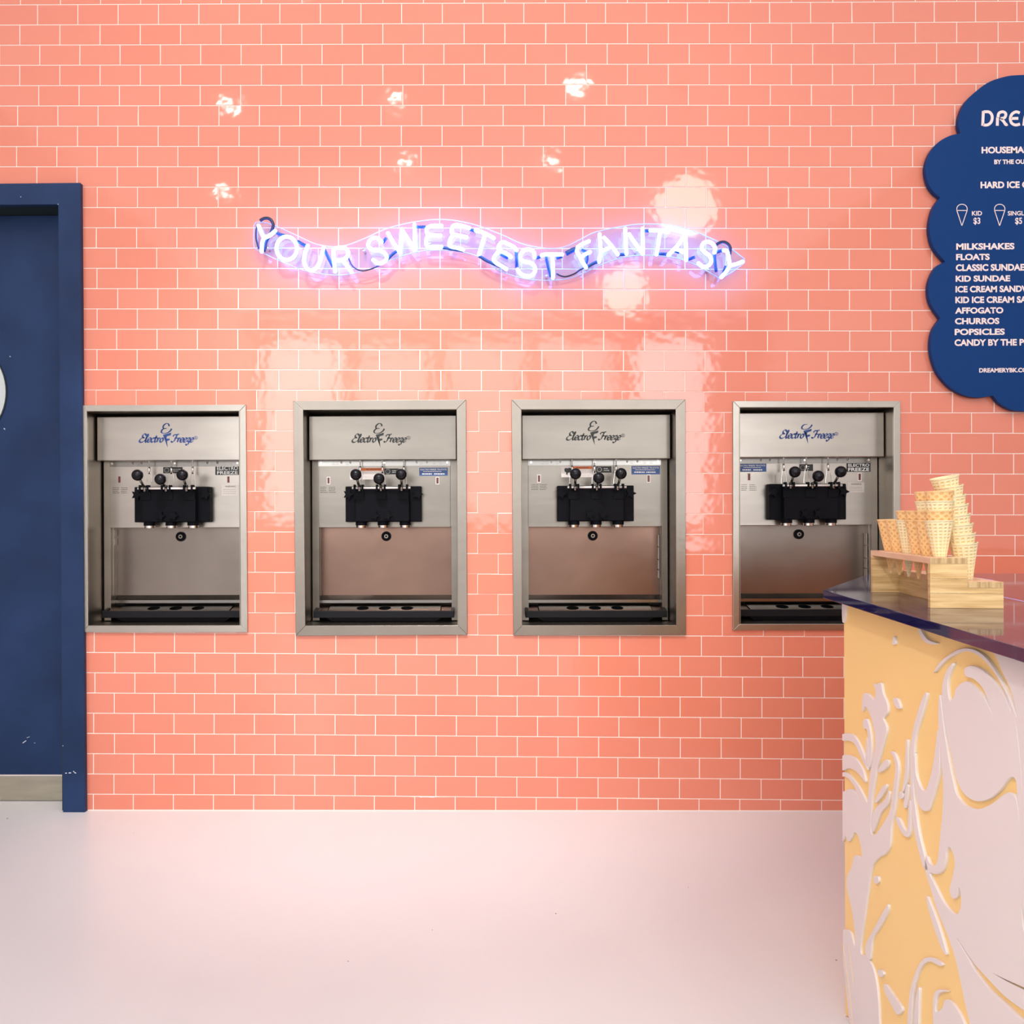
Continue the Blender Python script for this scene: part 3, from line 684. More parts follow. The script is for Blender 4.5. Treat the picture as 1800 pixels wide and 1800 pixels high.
    def cowwarn(x0, y0, x1, y1, cow):
        s_ = st('warning_label', x0, y0, x1, y1, 'sticker_white')
        xm = x0+20 if not cow else x0+18
        st('warning_band', xm, y0+.6, x1, y0+5.6, 'sticker_orange', .0007, s_)
        tx_('WARNING', xm+8, y0+1.5, x1-6, y0+4.7, 'decal_black', s_, .0012, .01); lines(s_, xm+1, y0+7, x1-1, y1-2, 5, 'sticker_clear', 1, .5)
        if cow:
            bm = bmesh.new()
            P = [(992, 824), (995, 822.5), (998, 823.5), (1000, 822), (1003, 823), (1006, 822.5), (1007, 826), (1005.5, 828), (1006, 832), (1004, 834), (1003, 830), (998, 831), (997.5, 835), (995.5, 834.5), (995, 830), (992.5, 829)]
            bm.faces.new([bm.verts.new(BP(u, v, Yp-.0012)-O) for u, v in P]); obj('cow_print', bm, M['decal_black'], s_)
    def blackdial(x0, y0, x1, y1):
        s_ = st('dial_label', x0, y0, x1, y1, 'decal_black'); c = BP(x0+6, (y0+y1)/2, Yp-.0009)-O
        bm = bmesh.new(); ribbon(bm, [(c.x+.0085*math.cos(a), c.z+.0085*math.sin(a)) for a in [2*math.pi*i/20 for i in range(20)]], lambda t: .0009, lambda x, z: (x, c.y, z), True)
        obj('dial_ring', bm, M['sticker_clear'], s_); lines(s_, x0+13, y0+2.5, x1-2, y1-2.5, 2, 'sticker_clear', 1, .5)
    def warnsmall(x0, y0, x1, y1):
        s_ = st('caution_label', x0, y0, x1, y1, 'sticker_clear'); tx_('WARNING', x0+6, y0+1.5, x1-5, y0+4.5, 'decal_black', s_, bold=.01); lines(s_, x0+1.5, y0+7, x1-1.5, y1-2, 3, 'liner', 1, .4)
    if idx == 0:
        slot(210, 837.5, 848.5, False); slot(401.5, 837.5, 848.5, False); bigef(378.6, 820, 420, 835, 4); blackdial(287, 821, 321, 832)
        lines(pl, 197, 856, 227, 868, 4, 'decal_black', 2, .4); warnsmall(389.7, 852, 419, 871)
    elif idx == 1:
        slot(577.5, 839.5, 850, True); slot(769, 839.5, 850, True); blue(737, 822, 787, 836.4); cowwarn(615, 822, 675, 843, False); blackdial(675.5, 823.5, 701, 834)
        lines(pl, 562, 855, 592, 867, 4, 'decal_black', 2, .4)
    elif idx == 2:
        slot(947.5, 835.5, 847, True); slot(1140, 835.5, 847, True); blue(1110, 819, 1160, 834); cowwarn(986.5, 819, 1041, 839, True); blackdial(1047.5, 819.5, 1075, 831)
        lines(pl, 933, 850.5, 963, 862, 4, 'decal_black', 2, .4)
    else:
        slot(1316.7, 832.5, 844, True); slot(1511, 832.5, 844, True); blue(1300, 815, 1347, 829.5, 2); bigef(1488, 814, 1530, 829.5); blackdial(1405, 816, 1429, 828)
        lines(pl, 1302, 850.5, 1331, 863, 4, 'decal_black', 2, .4); warnsmall(1490, 848, 1519, 865.5)
    # small print on the rail
    bm = bmesh.new()
    for x in (-.205, -.19, -.15, .14, .19, .215):
        for z in (.614, .617, .623): box(bm, (x, .1189, z), (x+.011, .1194, z+.0008))
    obj('fine_print', bm, M['liner'], rl)
    # service stickers on the side flange of the recess
    if idx in (0, 2, 3):
        x0 = -.2564 if idx == 0 else .2564
        bm = bmesh.new()
        for k, (z0_, z1_) in enumerate([(.335, .36), (.30, .325)] if idx == 0 else [(.29, .335), (.24, .285), (.20, .235), (.165, .195)]):
            box(bm, (x0-.001, .155, z0_), (x0+.001, .181, z1_))
        obj('service_label', bm, M['sticker_clear'], root)
    return root
for i in range(4): machine(i)

# ---------------------------------------------------------------- neon sign
YN, YA = -.062, -.034
sign = empty('neon_sign', (BP(870, 440, YA).x, YA, BP(870, 440, YA).z)); SO = Vector(sign.location)
tag(sign, 'lit blue-white neon sign reading YOUR SWEETEST FANTASY on a wavy clear acrylic backing', 'neon sign')
TOP = [(450, 391), (467, 391.5), (492, 400.5), (530, 418), (555, 429), (585, 434), (610, 431), (642, 419), (680, 402), (730, 390), (780, 386), (830, 394), (880, 412), (913, 427), (940, 434), (967, 437), (993, 434), (1020, 421), (1047, 408), (1100, 397), (1132, 394), (1180, 396), (1220, 407), (1260, 424), (1287, 439), (1308, 455)]
BOT = [(1309, 462), (1290, 476), (1270, 488), (1262, 488), (1233, 471), (1207, 459), (1180, 452), (1132, 449), (1100, 452), (1060, 464), (1020, 483), (993, 491), (953, 493), (913, 488), (876, 475), (842, 452), (805, 442), (755, 440), (717, 447), (680, 460), (655, 472), (620, 481), (590, 484), (555, 480), (530, 474), (492, 459), (467, 447), (450, 438), (446.5, 430), (446.5, 397)]
outl = [BP(u, v, YA)-SO for u, v in sm2(TOP, 4)[:]]+[BP(u, v, YA)-SO for u, v in sm2(BOT, 4)]
def fill_strip():
    bm = bmesh.new(); T = sm2(TOP, 4); B = sm2(BOT[3:-2][::-1], 4)
    N = 90; rows = []
    def at(L, s):
        k = s*(len(L)-1); i = min(int(k), len(L)-2); f_ = k-i; return (L[i][0]*(1-f_)+L[i+1][0]*f_, L[i][1]*(1-f_)+L[i+1][1]*f_)
    x0, x1 = 447, 1309
    import bisect
    def yat(L, x):
        for i in range(len(L)-1):
            a, b = L[i], L[i+1]
            if min(a[0], b[0]) <= x <= max(a[0], b[0]) and a[0] != b[0]: return a[1]+(b[1]-a[1])*(x-a[0])/(b[0]-a[0])
        return None
    Bf = sm2(BOT[::-1], 4); F_, K_ = [], []
    for i in range(N+1):
        x = x0+(x1-x0)*i/N; t = yat(T, max(x, T[0][0]+.01)) ; b = yat(Bf, x)
        if t is None: t = T[-1][1]
        if b is None: b = t+4
        rows.append([bm.verts.new(BP(x, t, YA-.003)-SO), bm.verts.new(BP(x, b, YA-.003)-SO)])
    for i in range(N): bm.faces.new((rows[i][0], rows[i+1][0], rows[i+1][1], rows[i][1]))
    return bm
obj('acrylic_panel', fill_strip(), M['acrylic'], sign)
for dy in (0, .0042):
    bm = bmesh.new(); tube(bm, [p+Vector((0, dy-.003, 0)) for p in outl], .00105, 6, True); obj('acrylic_edge', bm, M['acredge'], sign)
def arc(cx_, cy_, rx, ry, a0, a1, n=14): return [(cx_+rx*math.cos(math.radians(a0+(a1-a0)*i/n)), cy_+ry*math.sin(math.radians(a0+(a1-a0)*i/n))) for i in range(n+1)]
LET = {
 'Y': [[(454.5, 397), (460, 410), (464.5, 419)], [(484, 406), (474, 414), (464.5, 419), (461, 428), (460, 442)]],
 'O': [arc(504, 436.5, 17.8, 20.5, -55, 300, 26)],
 'U': [[(541, 432), (536, 446), (534.5, 460), (539, 471), (547, 475), (556, 471), (562, 460), (569, 435)]],
 'R': [[(589, 477), (587, 458), (586, 440), (592, 436), (606, 436), (612, 443), (610, 451), (602, 457), (592, 458)], [(602, 458), (611, 468), (618, 478)]],
 'S': [[(671, 425), (664, 419), (655, 419), (648, 426), (648, 434), (655, 439), (667, 440), (677, 446), (680, 454), (674, 461), (665, 463), (656, 457)]],
 'W': [[(682, 410), (690, 424), (703, 444)], [(703, 443), (706, 403)], [(708, 406), (722, 428), (730, 438)], [(730, 439), (728.5, 395)]],
 'E': [[(776, 397), (760, 397), (751, 401), (750, 407), (753, 412), (758, 413.5), (774, 414)], [(754, 413), (750, 419), (749.5, 430), (754, 434), (764, 434), (776, 434)]],
 'E2': [[(825, 401), (812, 397), (801, 395.5), (795, 400), (794, 408), (797, 412), (806, 414), (820, 417)], [(797, 413), (792, 420), (790, 429), (793, 434), (803, 436), (814, 439)]],
 'T': [[(836, 405), (850, 409), (868, 418.5)], [(852, 414), (847, 430), (842, 447)]],
 'E3': [[(908, 440), (903, 434), (893, 429), (884, 425.5), (878, 430), (876, 437), (881, 442), (890, 445.5), (898, 452)], [(877, 441), (870, 450), (868, 457), (873, 463), (882, 468), (890, 473)]],
 'S2': [[(940, 452), (938, 443), (931, 438.5), (922, 440), (915, 448), (916, 456), (922, 460), (932, 462), (940, 469), (940, 478), (933, 485), (924, 485), (915, 481), (910, 474)]],
 'T2': [[(952, 449), (958, 447.5), (988, 447.5)], [(971, 449), (972, 466), (972, 488)]],
 'F': [[(1035, 424), (1022, 430), (1014.5, 436), (1014.5, 443), (1019, 450), (1022, 457), (1030, 470)], [(1037, 443), (1027, 448), (1021.5, 453)]],
 'A': [[(1054, 412), (1055, 430), (1056, 443), (1053, 460)], [(1062, 418), (1074, 431), (1086, 447)], [(1058, 441), (1066, 438), (1073, 434)]],
 'N': [[(1099, 402), (1101, 446)], [(1106, 412), (1118, 430), (1128, 443)], [(1129.5, 402), (1130, 446)]],
 'T3': [[(1143, 405), (1160, 405.5), (1175, 408)], [(1160, 410), (1157, 430), (1154, 447)]],
 'A2': [[(1204, 412), (1196, 425), (1187, 436), (1175, 448)], [(1205, 416), (1206, 435), (1206, 457)], [(1186, 438), (1194, 440), (1200, 443)]],
 'S3': [[(1256, 444), (1257, 436), (1252, 428), (1244, 425), (1236, 428), (1234, 437), (1240, 444), (1248, 451), (1250, 460), (1245, 467), (1236, 469), (1228, 463)]],
 'Y2': [[(1272, 440), (1278, 442), (1281, 455), (1283, 467)], [(1305, 460), (1295, 464), (1283, 468), (1276, 478), (1268, 487)]]}
TUB = .0068
for nm, strokes in LET.items():
    bm = bmesh.new()
    for s_ in strokes:
        pts = [BP(u, v, YN)-SO for u, v in sm2(s_, 4)]
        tube(bm, pts, TUB, 10)
        for e in (pts[0], pts[-1]): sphere(bm, e, TUB, 10)
    o = obj('neon_letter', bm, M['neon'], sign, True)
CON = [[(484, 407), (490, 411), (500, 414), (509, 415)], [(523, 424), (537, 432)], [(570, 438), (578, 455), (586, 470)], [(679, 418), (673, 427)], [(680, 457), (690, 447), (698, 441)],
       [(732, 399), (748, 399)], [(777, 435), (795, 438), (815, 441)], [(826, 403), (836, 407)], [(842, 450), (855, 458), (868, 464), (890, 473)], [(907.5, 441), (908.5, 470)],
       [(942, 454), (950, 451)], [(960, 451), (964, 470), (969, 487)], [(978, 454), (988, 451)], [(995, 446), (1006, 440), (1014, 437)], [(1031, 470), (1043, 463), (1054, 459)],
       [(1087, 448), (1099, 447)], [(1132, 406), (1143, 406)], [(1157, 446), (1173, 447)], [(1184, 440), (1194, 444)], [(1210, 456), (1221, 452)], [(1256, 446), (1257, 462), (1259, 478)],
       [(1260, 443), (1271, 440)], [(1276, 468), (1270, 486)], [(880, 447), (893, 454)], [(1022, 439), (1031, 444), (1032, 456), (1029, 465)]]
for c_ in CON:
    bm = bmesh.new(); tube(bm, [BP(u, v, YN+.004)-SO for u, v in sm2(c_, 4)], .0058 if abs(c_[0][0]-995) > 2 else .009, 8); obj('blacked_out_tube', bm, M['blackout'], sign, True)
CAB = [([(457, 388), (464, 384), (472, 384), (478, 389), (480, 398), (474, 414), (468, 425), (464, 442)], .006), ([(453, 395), (450.5, 405), (450.5, 420), (455, 437)], .0035),
       ([(612, 452), (617, 464), (625, 472), (637, 476), (652, 473), (668, 466)], .0026), ([(978, 481), (986, 485), (996, 486), (1010, 481), (1020, 474), (1027, 471)], .0030),
       ([(1258, 431), (1266, 426), (1274, 425.5), (1281, 430), (1284, 437), (1283, 447)], .0052)]
for pts, r in CAB:
    bm = bmesh.new(); tube(bm, [BP(u, v, YN+.014)-SO for u, v in sm2(pts, 4)], r, 8); obj('cable', bm, M['cable'], sign, True)
for (u, v) in [(470, 436), (640, 440), (755, 428), (961, 485), (1120, 441), (1245, 474)]:
    bm = bmesh.new(); p = BP(u, v, YA); cyl(bm, Vector((p.x, YA-.006, p.z))-SO, Vector((p.x, -.0015, p.z))-SO, .005, n=14); obj('standoff', bm, M['chrome'], sign, True)

# ---------------------------------------------------------------- cloud menu board
YB = -.026
half = [(1803, 131.6), (1785, 132.3), (1768, 134.5), (1740, 143.5), (1715.5, 160.5), (1696, 181), (1686.5, 204), (1685, 220), (1688.5, 234.5), 'n',
        (1688.5, 234.5), (1670, 238.5), (1649, 250.5), (1633.5, 271), (1627, 295.5), (1631, 320), (1640, 336), (1652.5, 347), 'n',
        (1652.5, 347), (1640.5, 365.5), (1634.5, 390), (1634.5, 411), (1642, 436), (1661.5, 460), 'n',
        (1661.5, 460), (1645.5, 469), (1634.5, 491), (1632, 512.5), (1637, 535), (1653, 559.5), 'n',
        (1653, 559.5), (1640.5, 579), (1636, 603.5), (1638.5, 628), (1649, 656), (1670, 680.5), (1694.5, 694.5), (1719, 698.7), (1746, 695.5), 'n',
        (1746, 695.5), (1757.5, 709), (1778.5, 720.5), (1803, 723.2)]
segs = [[]]
for p in half:
    if p == 'n': segs.append([])
    else: segs[-1].append(p)
L = []
for s_ in segs: L += sm2(s_, 5)[(0 if not L else 1):]
Pc = [BP(u, v, YB) for u, v in L]; xm = Pc[0].x
BO = Vector((xm, 0, BP(1803, 430, YB).z))
poly = Pc+[Vector((2*xm-p.x, p.y, p.z)) for p in Pc[1:-1][::-1]]
board = empty('menu_board', BO); tag(board, 'navy blue cloud-shaped menu board with pale pink lettering on the tiled wall', 'menu board')
bm = bmesh.new(); prism(bm, [p-BO for p in poly], (0, .020, 0)); pb = obj('cloud_panel', bm, M['cloud'], board)
bm = bmesh.new()
for (u, v) in ((1720, 240), (1680, 640)):
    for s_ in (1, -1):
        p = BP(u, v, 0); x = p.x if s_ > 0 else 2*xm-p.x; cyl(bm, Vector((x, -.0065, p.z))-BO, Vector((x, -.0022, p.z))-BO, .012, n=12)
obj('wall_spacer', bm, M['black'], board)
def menu(s_, x0, y0, y1, x1=None, bold=.040, kx=None):
    a, b = BP(x0, y1, YB), BP(x1 or x0+20, y0, YB)
    return text('lettering', s_, a, b, M['cloudtext'], board, bold=bold, keep=kx if not x1 else False)
menu('MILKSHAKES', 1680.7, 427, 439.3, 1783); menu('FLOATS', 1680.5, 446, 457.6, 1739.5); menu('CLASSIC SUNDAE', 1680, 464.6, 476.8, kx=.985)
menu('KID SUNDAE', 1679.7, 483.8, 495.5, 1775.5); menu('ICE CREAM SANDWICH', 1679.5, 502.7, 514.3, kx=1.0); menu('KID ICE CREAM SANDWICH', 1679.2, 521.4, 533.2, kx=1.0)
menu('AFFOGATO', 1678.8, 540, 551.6, 1763.5); menu('CHURROS', 1678.5, 558.6, 570.3, 1756.5); menu('POPSICLES', 1678, 577.5, 589.3, 1766)
menu('CANDY BY THE POUND', 1677.8, 596.4, 608.3, kx=1.02); menu('HOUSEMADE', 1725.3, 258, 270, kx=1.05); menu('BY THE OUNCE', 1747.5, 280.4, 288.8, kx=1.0)
menu('HARD ICE CREAM', 1723.5, 319.2, 331.3, kx=1.0); menu('DREAMERYBK.COM', 1721, 647, 655, kx=1.05); menu('KID', 1708.3, 371, 379, 1726, bold=.02)
menu('$3', 1711, 382.5, 395.5, 1723, bold=.02); menu('SINGLE', 1771.3, 371, 379, kx=1.0, bold=.02); menu('$5', 1784.3, 382.5, 395.5, 1796.5, bold=.02)
def strokes(name, sts, wid):
    bm = bmesh.new()
    for s_, cl in sts: ribbon(bm, sm2(s_, 4, cl), lambda t: wid, lambda u, v: BP(u, v, YB-.0008)-BO, cl)
    return obj(name, bm, M['cloudtext'], board)
for ox in (0, 66.3):
    strokes('cone_icon', [([(1681.8+ox, 369), (1682.5+ox, 364), (1686+ox, 360.3), (1691+ox, 359), (1696+ox, 360.3), (1699.5+ox, 364), (1700.2+ox, 369)], False),
                          ([(1681.5+ox, 370), (1700.5+ox, 370)], False), ([(1681.8+ox, 369.5), (1690.8+ox, 396.8)], False), ([(1700.2+ox, 369.5), (1690.8+ox, 396.8)], False)], 1.3)
strokes('lettering', [([(1729, 196.5), (1739, 197), (1744, 204), (1742.5, 214), (1736, 219.5), (1728, 219.5)], False), ([(1728.6, 195), (1727.4, 221)], False)], 5.0)
strokes('lettering', [([(1753.5, 206), (1753, 221)], False), ([(1754, 207), (1756, 199), (1763, 196.5), (1768, 200), (1766, 206.5), (1759, 208.5)], False), ([(1759, 208.5), (1764, 213), (1768, 219), (1771, 218)], False)], 5.0)
strokes('lettering', [([(1792.5, 198.5), (1786, 196.5), (1779, 200.5), (1776, 208), (1778, 216), (1785, 219.7), (1793, 218)], False), ([(1777, 208.3), (1790, 208)], False)], 5.0)
strokes('lettering', [([(1799.5, 221), (1802, 205), (1808, 196.5), (1814, 205), (1817, 221)], False), ([(1801, 211), (1816, 211)], False)], 5.0)
strokes('lettering', [([(1824, 221), (1824, 198), (1832, 208), (1840, 198), (1841, 221)], False)], 5.0)
strokes('lettering', [([(1866, 198), (1855, 197), (1849, 208), (1855, 219), (1866, 219)], False), ([(1850, 208), (1864, 208)], False)], 5.0)
strokes('lettering', [([(1873, 221), (1873, 198), (1884, 198), (1886, 205), (1875, 208), (1888, 220)], False)], 5.0)

# ---------------------------------------------------------------- counter
HC = .941
A_, B_, C_, D_ = BZ(1447, 1037, HC), BZ(1800, 1140, HC), BZ(1531, 1007.4, HC), BZ(1800, 1008.2, HC)
dAB = (B_-A_).normalized(); Bx = A_+dAB*1.62
Ex = Vector((2.9, Bx.y, HC)); Dx = D_+(D_-C_).normalized()*((2.9-D_.x)/((D_-C_).normalized().x))
TH = .0185
counter = empty('counter', (A_.x+.6, A_.y-.3, 0)); CO = Vector(counter.location)
tag(counter, 'faceted serving counter with glossy navy top and yellow and pink swirl relief front', 'counter')
bm = bmesh.new(); prism(bm, [Vector((p.x, p.y, HC-TH))-CO for p in (A_, Bx, Ex, Dx, C_)], (0, 0, TH))
ct = obj('countertop', bm, M['ctop'], counter); bvm = ct.modifiers.new('b', 'BEVEL'); bvm.width = .0012; bvm.segments = 2
N_ = Vector((dAB.y, -dAB.x, 0));
if N_.x > 0: N_ = -N_
RTK = .0045                                                # relief thickness
Pp = A_-N_*.030                                              # relief's front plane
cnr = BN(1480.3, 1200, Pp, N_)
dAC = (C_-A_).normalized()
cb = cnr-N_*RTK                                              # base board corner
e1 = cb+dAB*1.55; zc = HC-TH
e2 = Vector((2.86, e1.y, 0)); e4 = cb+dAC*((C_-A_).length-.03); e3 = Vector((2.86, e4.y, 0))
bm = bmesh.new(); prism(bm, [Vector((p.x, p.y, .0))-CO for p in (cb, e1, e2, e3, e4)], (0, 0, zc))
base = obj('front_panel', bm, M['yellow'], counter)
def pan(u, v): return BN(u, v, Pp, N_)
def relief(outer, holes_=(), thick=RTK, k=3, sm=True):
    cu = bpy.data.curves.new('r', 'CURVE'); cu.dimensions = '2D'; cu.fill_mode = 'BOTH'; cu.extrude = thick/2; cu.bevel_depth = .0006; cu.bevel_resolution = 1
    for loop in [outer]+list(holes_):
        pts = sm2(loop, k, True) if sm else loop
        sp = cu.splines.new('POLY'); sp.points.add(len(pts)-1); sp.use_cyclic_u = True
        for i, (u, v) in enumerate(pts):
            p = pan(u, v); s_ = (p-cnr).dot(dAB); z = p.z
            s_ = max(s_, 0.0008); z = min(max(z, .003), zc-.001)
            sp.points[i].co = (s_, z, 0, 1)
    o = bpy.data.objects.new('r', cu); C.objects.link(o); bpy.context.view_layer.update()
    me = bpy.data.meshes.new_from_object(o.evaluated_get(bpy.context.evaluated_depsgraph_get())); bpy.data.objects.remove(o); bpy.data.curves.remove(cu)
    mid = cnr-N_*(RTK-thick/2)
    for v in me.vertices:
        c_ = v.co; v.co = Vector((mid.x, mid.y, 0))+dAB*c_.x+Vector((0, 0, c_.y))+N_*c_.z-CO
    me.update()
    return link('swirl_relief', me, M['pink'], base)
# large pink field on the right with the yellow swirls cut out of it
P1 = [(1741, 1137), (1751, 1153), (1764, 1184), (1777, 1212), (1785.6, 1242), (1788.5, 1262), (1783, 1250), (1775, 1229), (1763, 1203), (1748, 1176), (1729, 1152.5), (1708, 1141), (1686, 1142), (1664, 1155), (1650, 1168), (1642.5, 1181),
      (1652, 1170), (1666, 1157), (1688, 1145.8), (1706, 1145.2), (1725, 1155.5), (1744, 1176), (1759, 1200), (1771, 1226), (1779, 1255), (1770, 1234), (1759, 1215), (1745, 1196), (1728, 1179), (1712, 1171.5), (1702, 1172), (1696, 1177), (1698, 1188),
      (1712, 1193), (1728, 1209), (1738, 1233), (1747.5, 1260), (1737, 1240), (1729, 1226), (1716, 1211), (1701, 1199), (1691, 1201), (1681, 1211), (1678, 1224), (1671, 1233), (1667, 1224), (1665.5, 1204), (1668, 1187), (1676, 1166),
      (1667, 1175), (1660, 1191), (1656.5, 1213), (1658, 1240), (1663, 1280), (1672, 1320), (1679, 1356), (1686, 1380), (1699, 1399), (1719, 1408), (1741, 1402), (1759, 1386), (1770, 1371), (1779, 1365), (1786, 1371), (1789, 1395), (1793, 1452),
      (1789, 1418), (1784, 1400), (1774, 1393.5), (1763, 1399), (1745, 1413), (1720, 1423), (1697, 1416), (1682, 1398), (1676, 1376), (1669, 1342), (1661, 1292), (1654.5, 1240), (1652, 1222),
      (1650, 1249), (1651, 1290), (1655.5, 1340), (1658.5, 1380), (1657, 1430), (1654, 1462), (1651, 1495), (1648, 1515), (1643, 1523), (1634, 1518), (1629, 1505), (1627, 1513), (1627, 1530), (1634, 1554), (1649, 1602), (1664.6, 1640), (1677.8, 1677), (1687, 1715), (1696.7, 1762), (1708, 1810), (1722, 1870),
      (1985, 2080), (1985, 1150), (1850, 1120), (1800, 1118), (1765, 1120)]
H3 = [(1668, 1488), (1675, 1498), (1679, 1517), (1675, 1541), (1670, 1564), (1675, 1579), (1682.5, 1574), (1686, 1558), (1690, 1577), (1689, 1596), (1683, 1608), (1674, 1604), (1659, 1587), (1643.8, 1557), (1633.5, 1534), (1646, 1536), (1657, 1529), (1662, 1514), (1663.5, 1498)]
H4 = [(1676, 1640), (1690, 1659), (1701, 1676), (1715, 1696), (1736, 1719), (1765, 1749), (1800, 1775), (1860, 1812), (1860, 1835), (1800, 1795), (1768, 1765.5), (1739, 1739), (1714, 1706.5), (1700, 1681)]
H5 = [(1740, 1707.5), (1768, 1721), (1800, 1735), (1850, 1758), (1850, 1766), (1800, 1741), (1768, 1725)]
H6 = [(1797, 1586), (1800, 1606), (1812, 1650), (1830, 1690), (1812, 1662), (1800, 1636), (1796.5, 1610)]
H7 = [(1785, 1262), (1791, 1302), (1796, 1358), (1797, 1408), (1795, 1360), (1789.5, 1303)]
relief(P1, [H3, H4, H5, H6, H7], k=3)
# long line and the U shape
relief([(1626.8, 1218), (1629, 1222), (1625, 1240), (1620, 1258), (1611.7, 1284), (1607.5, 1310), (1607, 1345), (1606, 1385), (1609, 1420), (1616, 1468), (1624, 1500), (1631, 1528), (1624, 1525), (1616, 1498), (1606.5, 1455), (1602, 1405), (1600.5, 1350), (1601.5, 1310), (1606, 1280), (1613.6, 1252), (1620, 1232)])
relief([(1608, 1325), (1609, 1345), (1611, 1365), (1619, 1386), (1625, 1391), (1630, 1384), (1637, 1362), (1643, 1330), (1648, 1287), (1651, 1287), (1652, 1320), (1650.5, 1360), (1643, 1391), (1636, 1413), (1631, 1424), (1622, 1424), (1614.5, 1412), (1609.5, 1388), (1606.5, 1355)])
# left tree of pink
P4 = [(1536, 1203), (1541, 1204), (1548.5, 1201), (1552, 1219), (1559.7, 1238), (1559.7, 1253), (1552, 1262.8), (1558.8, 1280), (1553, 1306), (1545.6, 1332.7), (1539, 1363), (1533, 1404), (1531, 1442), (1531, 1462), (1536, 1468.7), (1546, 1459), (1559, 1438), (1566, 1420),
      (1571, 1382), (1574.5, 1349), (1571, 1331), (1565, 1321.5), (1573, 1325), (1579.6, 1347.8), (1577, 1381.8), (1573, 1419.6), (1567, 1450), (1565, 1478), (1562.6, 1490), (1555, 1501.6), (1547, 1505), (1535, 1518), (1530.4, 1535.6), (1526, 1566), (1521, 1602), (1513.5, 1655), (1513.5, 1677), (1521, 1680), (1532.3, 1696), (1540, 1724.5), (1544, 1762), (1546, 1810), (1548, 1850),
      (1490, 1850), (1493, 1800), (1489, 1750), (1484, 1706), (1480.5, 1675), (1480.5, 1640), (1488, 1634), (1496, 1641), (1502, 1664), (1504, 1650), (1498.3, 1601.7), (1490, 1566), (1489.5, 1541), (1497, 1526), (1501, 1507), (1508, 1504), (1514, 1511), (1515, 1497), (1509.7, 1471), (1502, 1462), (1498, 1470), (1491, 1479), (1486, 1468), (1480.5, 1476), (1480.5, 1400), (1486, 1391), (1495, 1387), (1505, 1394), (1511, 1412),
      (1505.5, 1389), (1498, 1376), (1489, 1366), (1480.5, 1364), (1480.5, 1358), (1490, 1360), (1500, 1370.5), (1510, 1384), (1518, 1399), (1525, 1412), (1526.7, 1395), (1530.4, 1357), (1538, 1319.4), (1539, 1297), (1534, 1268.4), (1527, 1249.6), (1520, 1241), (1516, 1250), (1517.5, 1221), (1527, 1221), (1536, 1231), (1540, 1216)]
relief(P4, k=3)
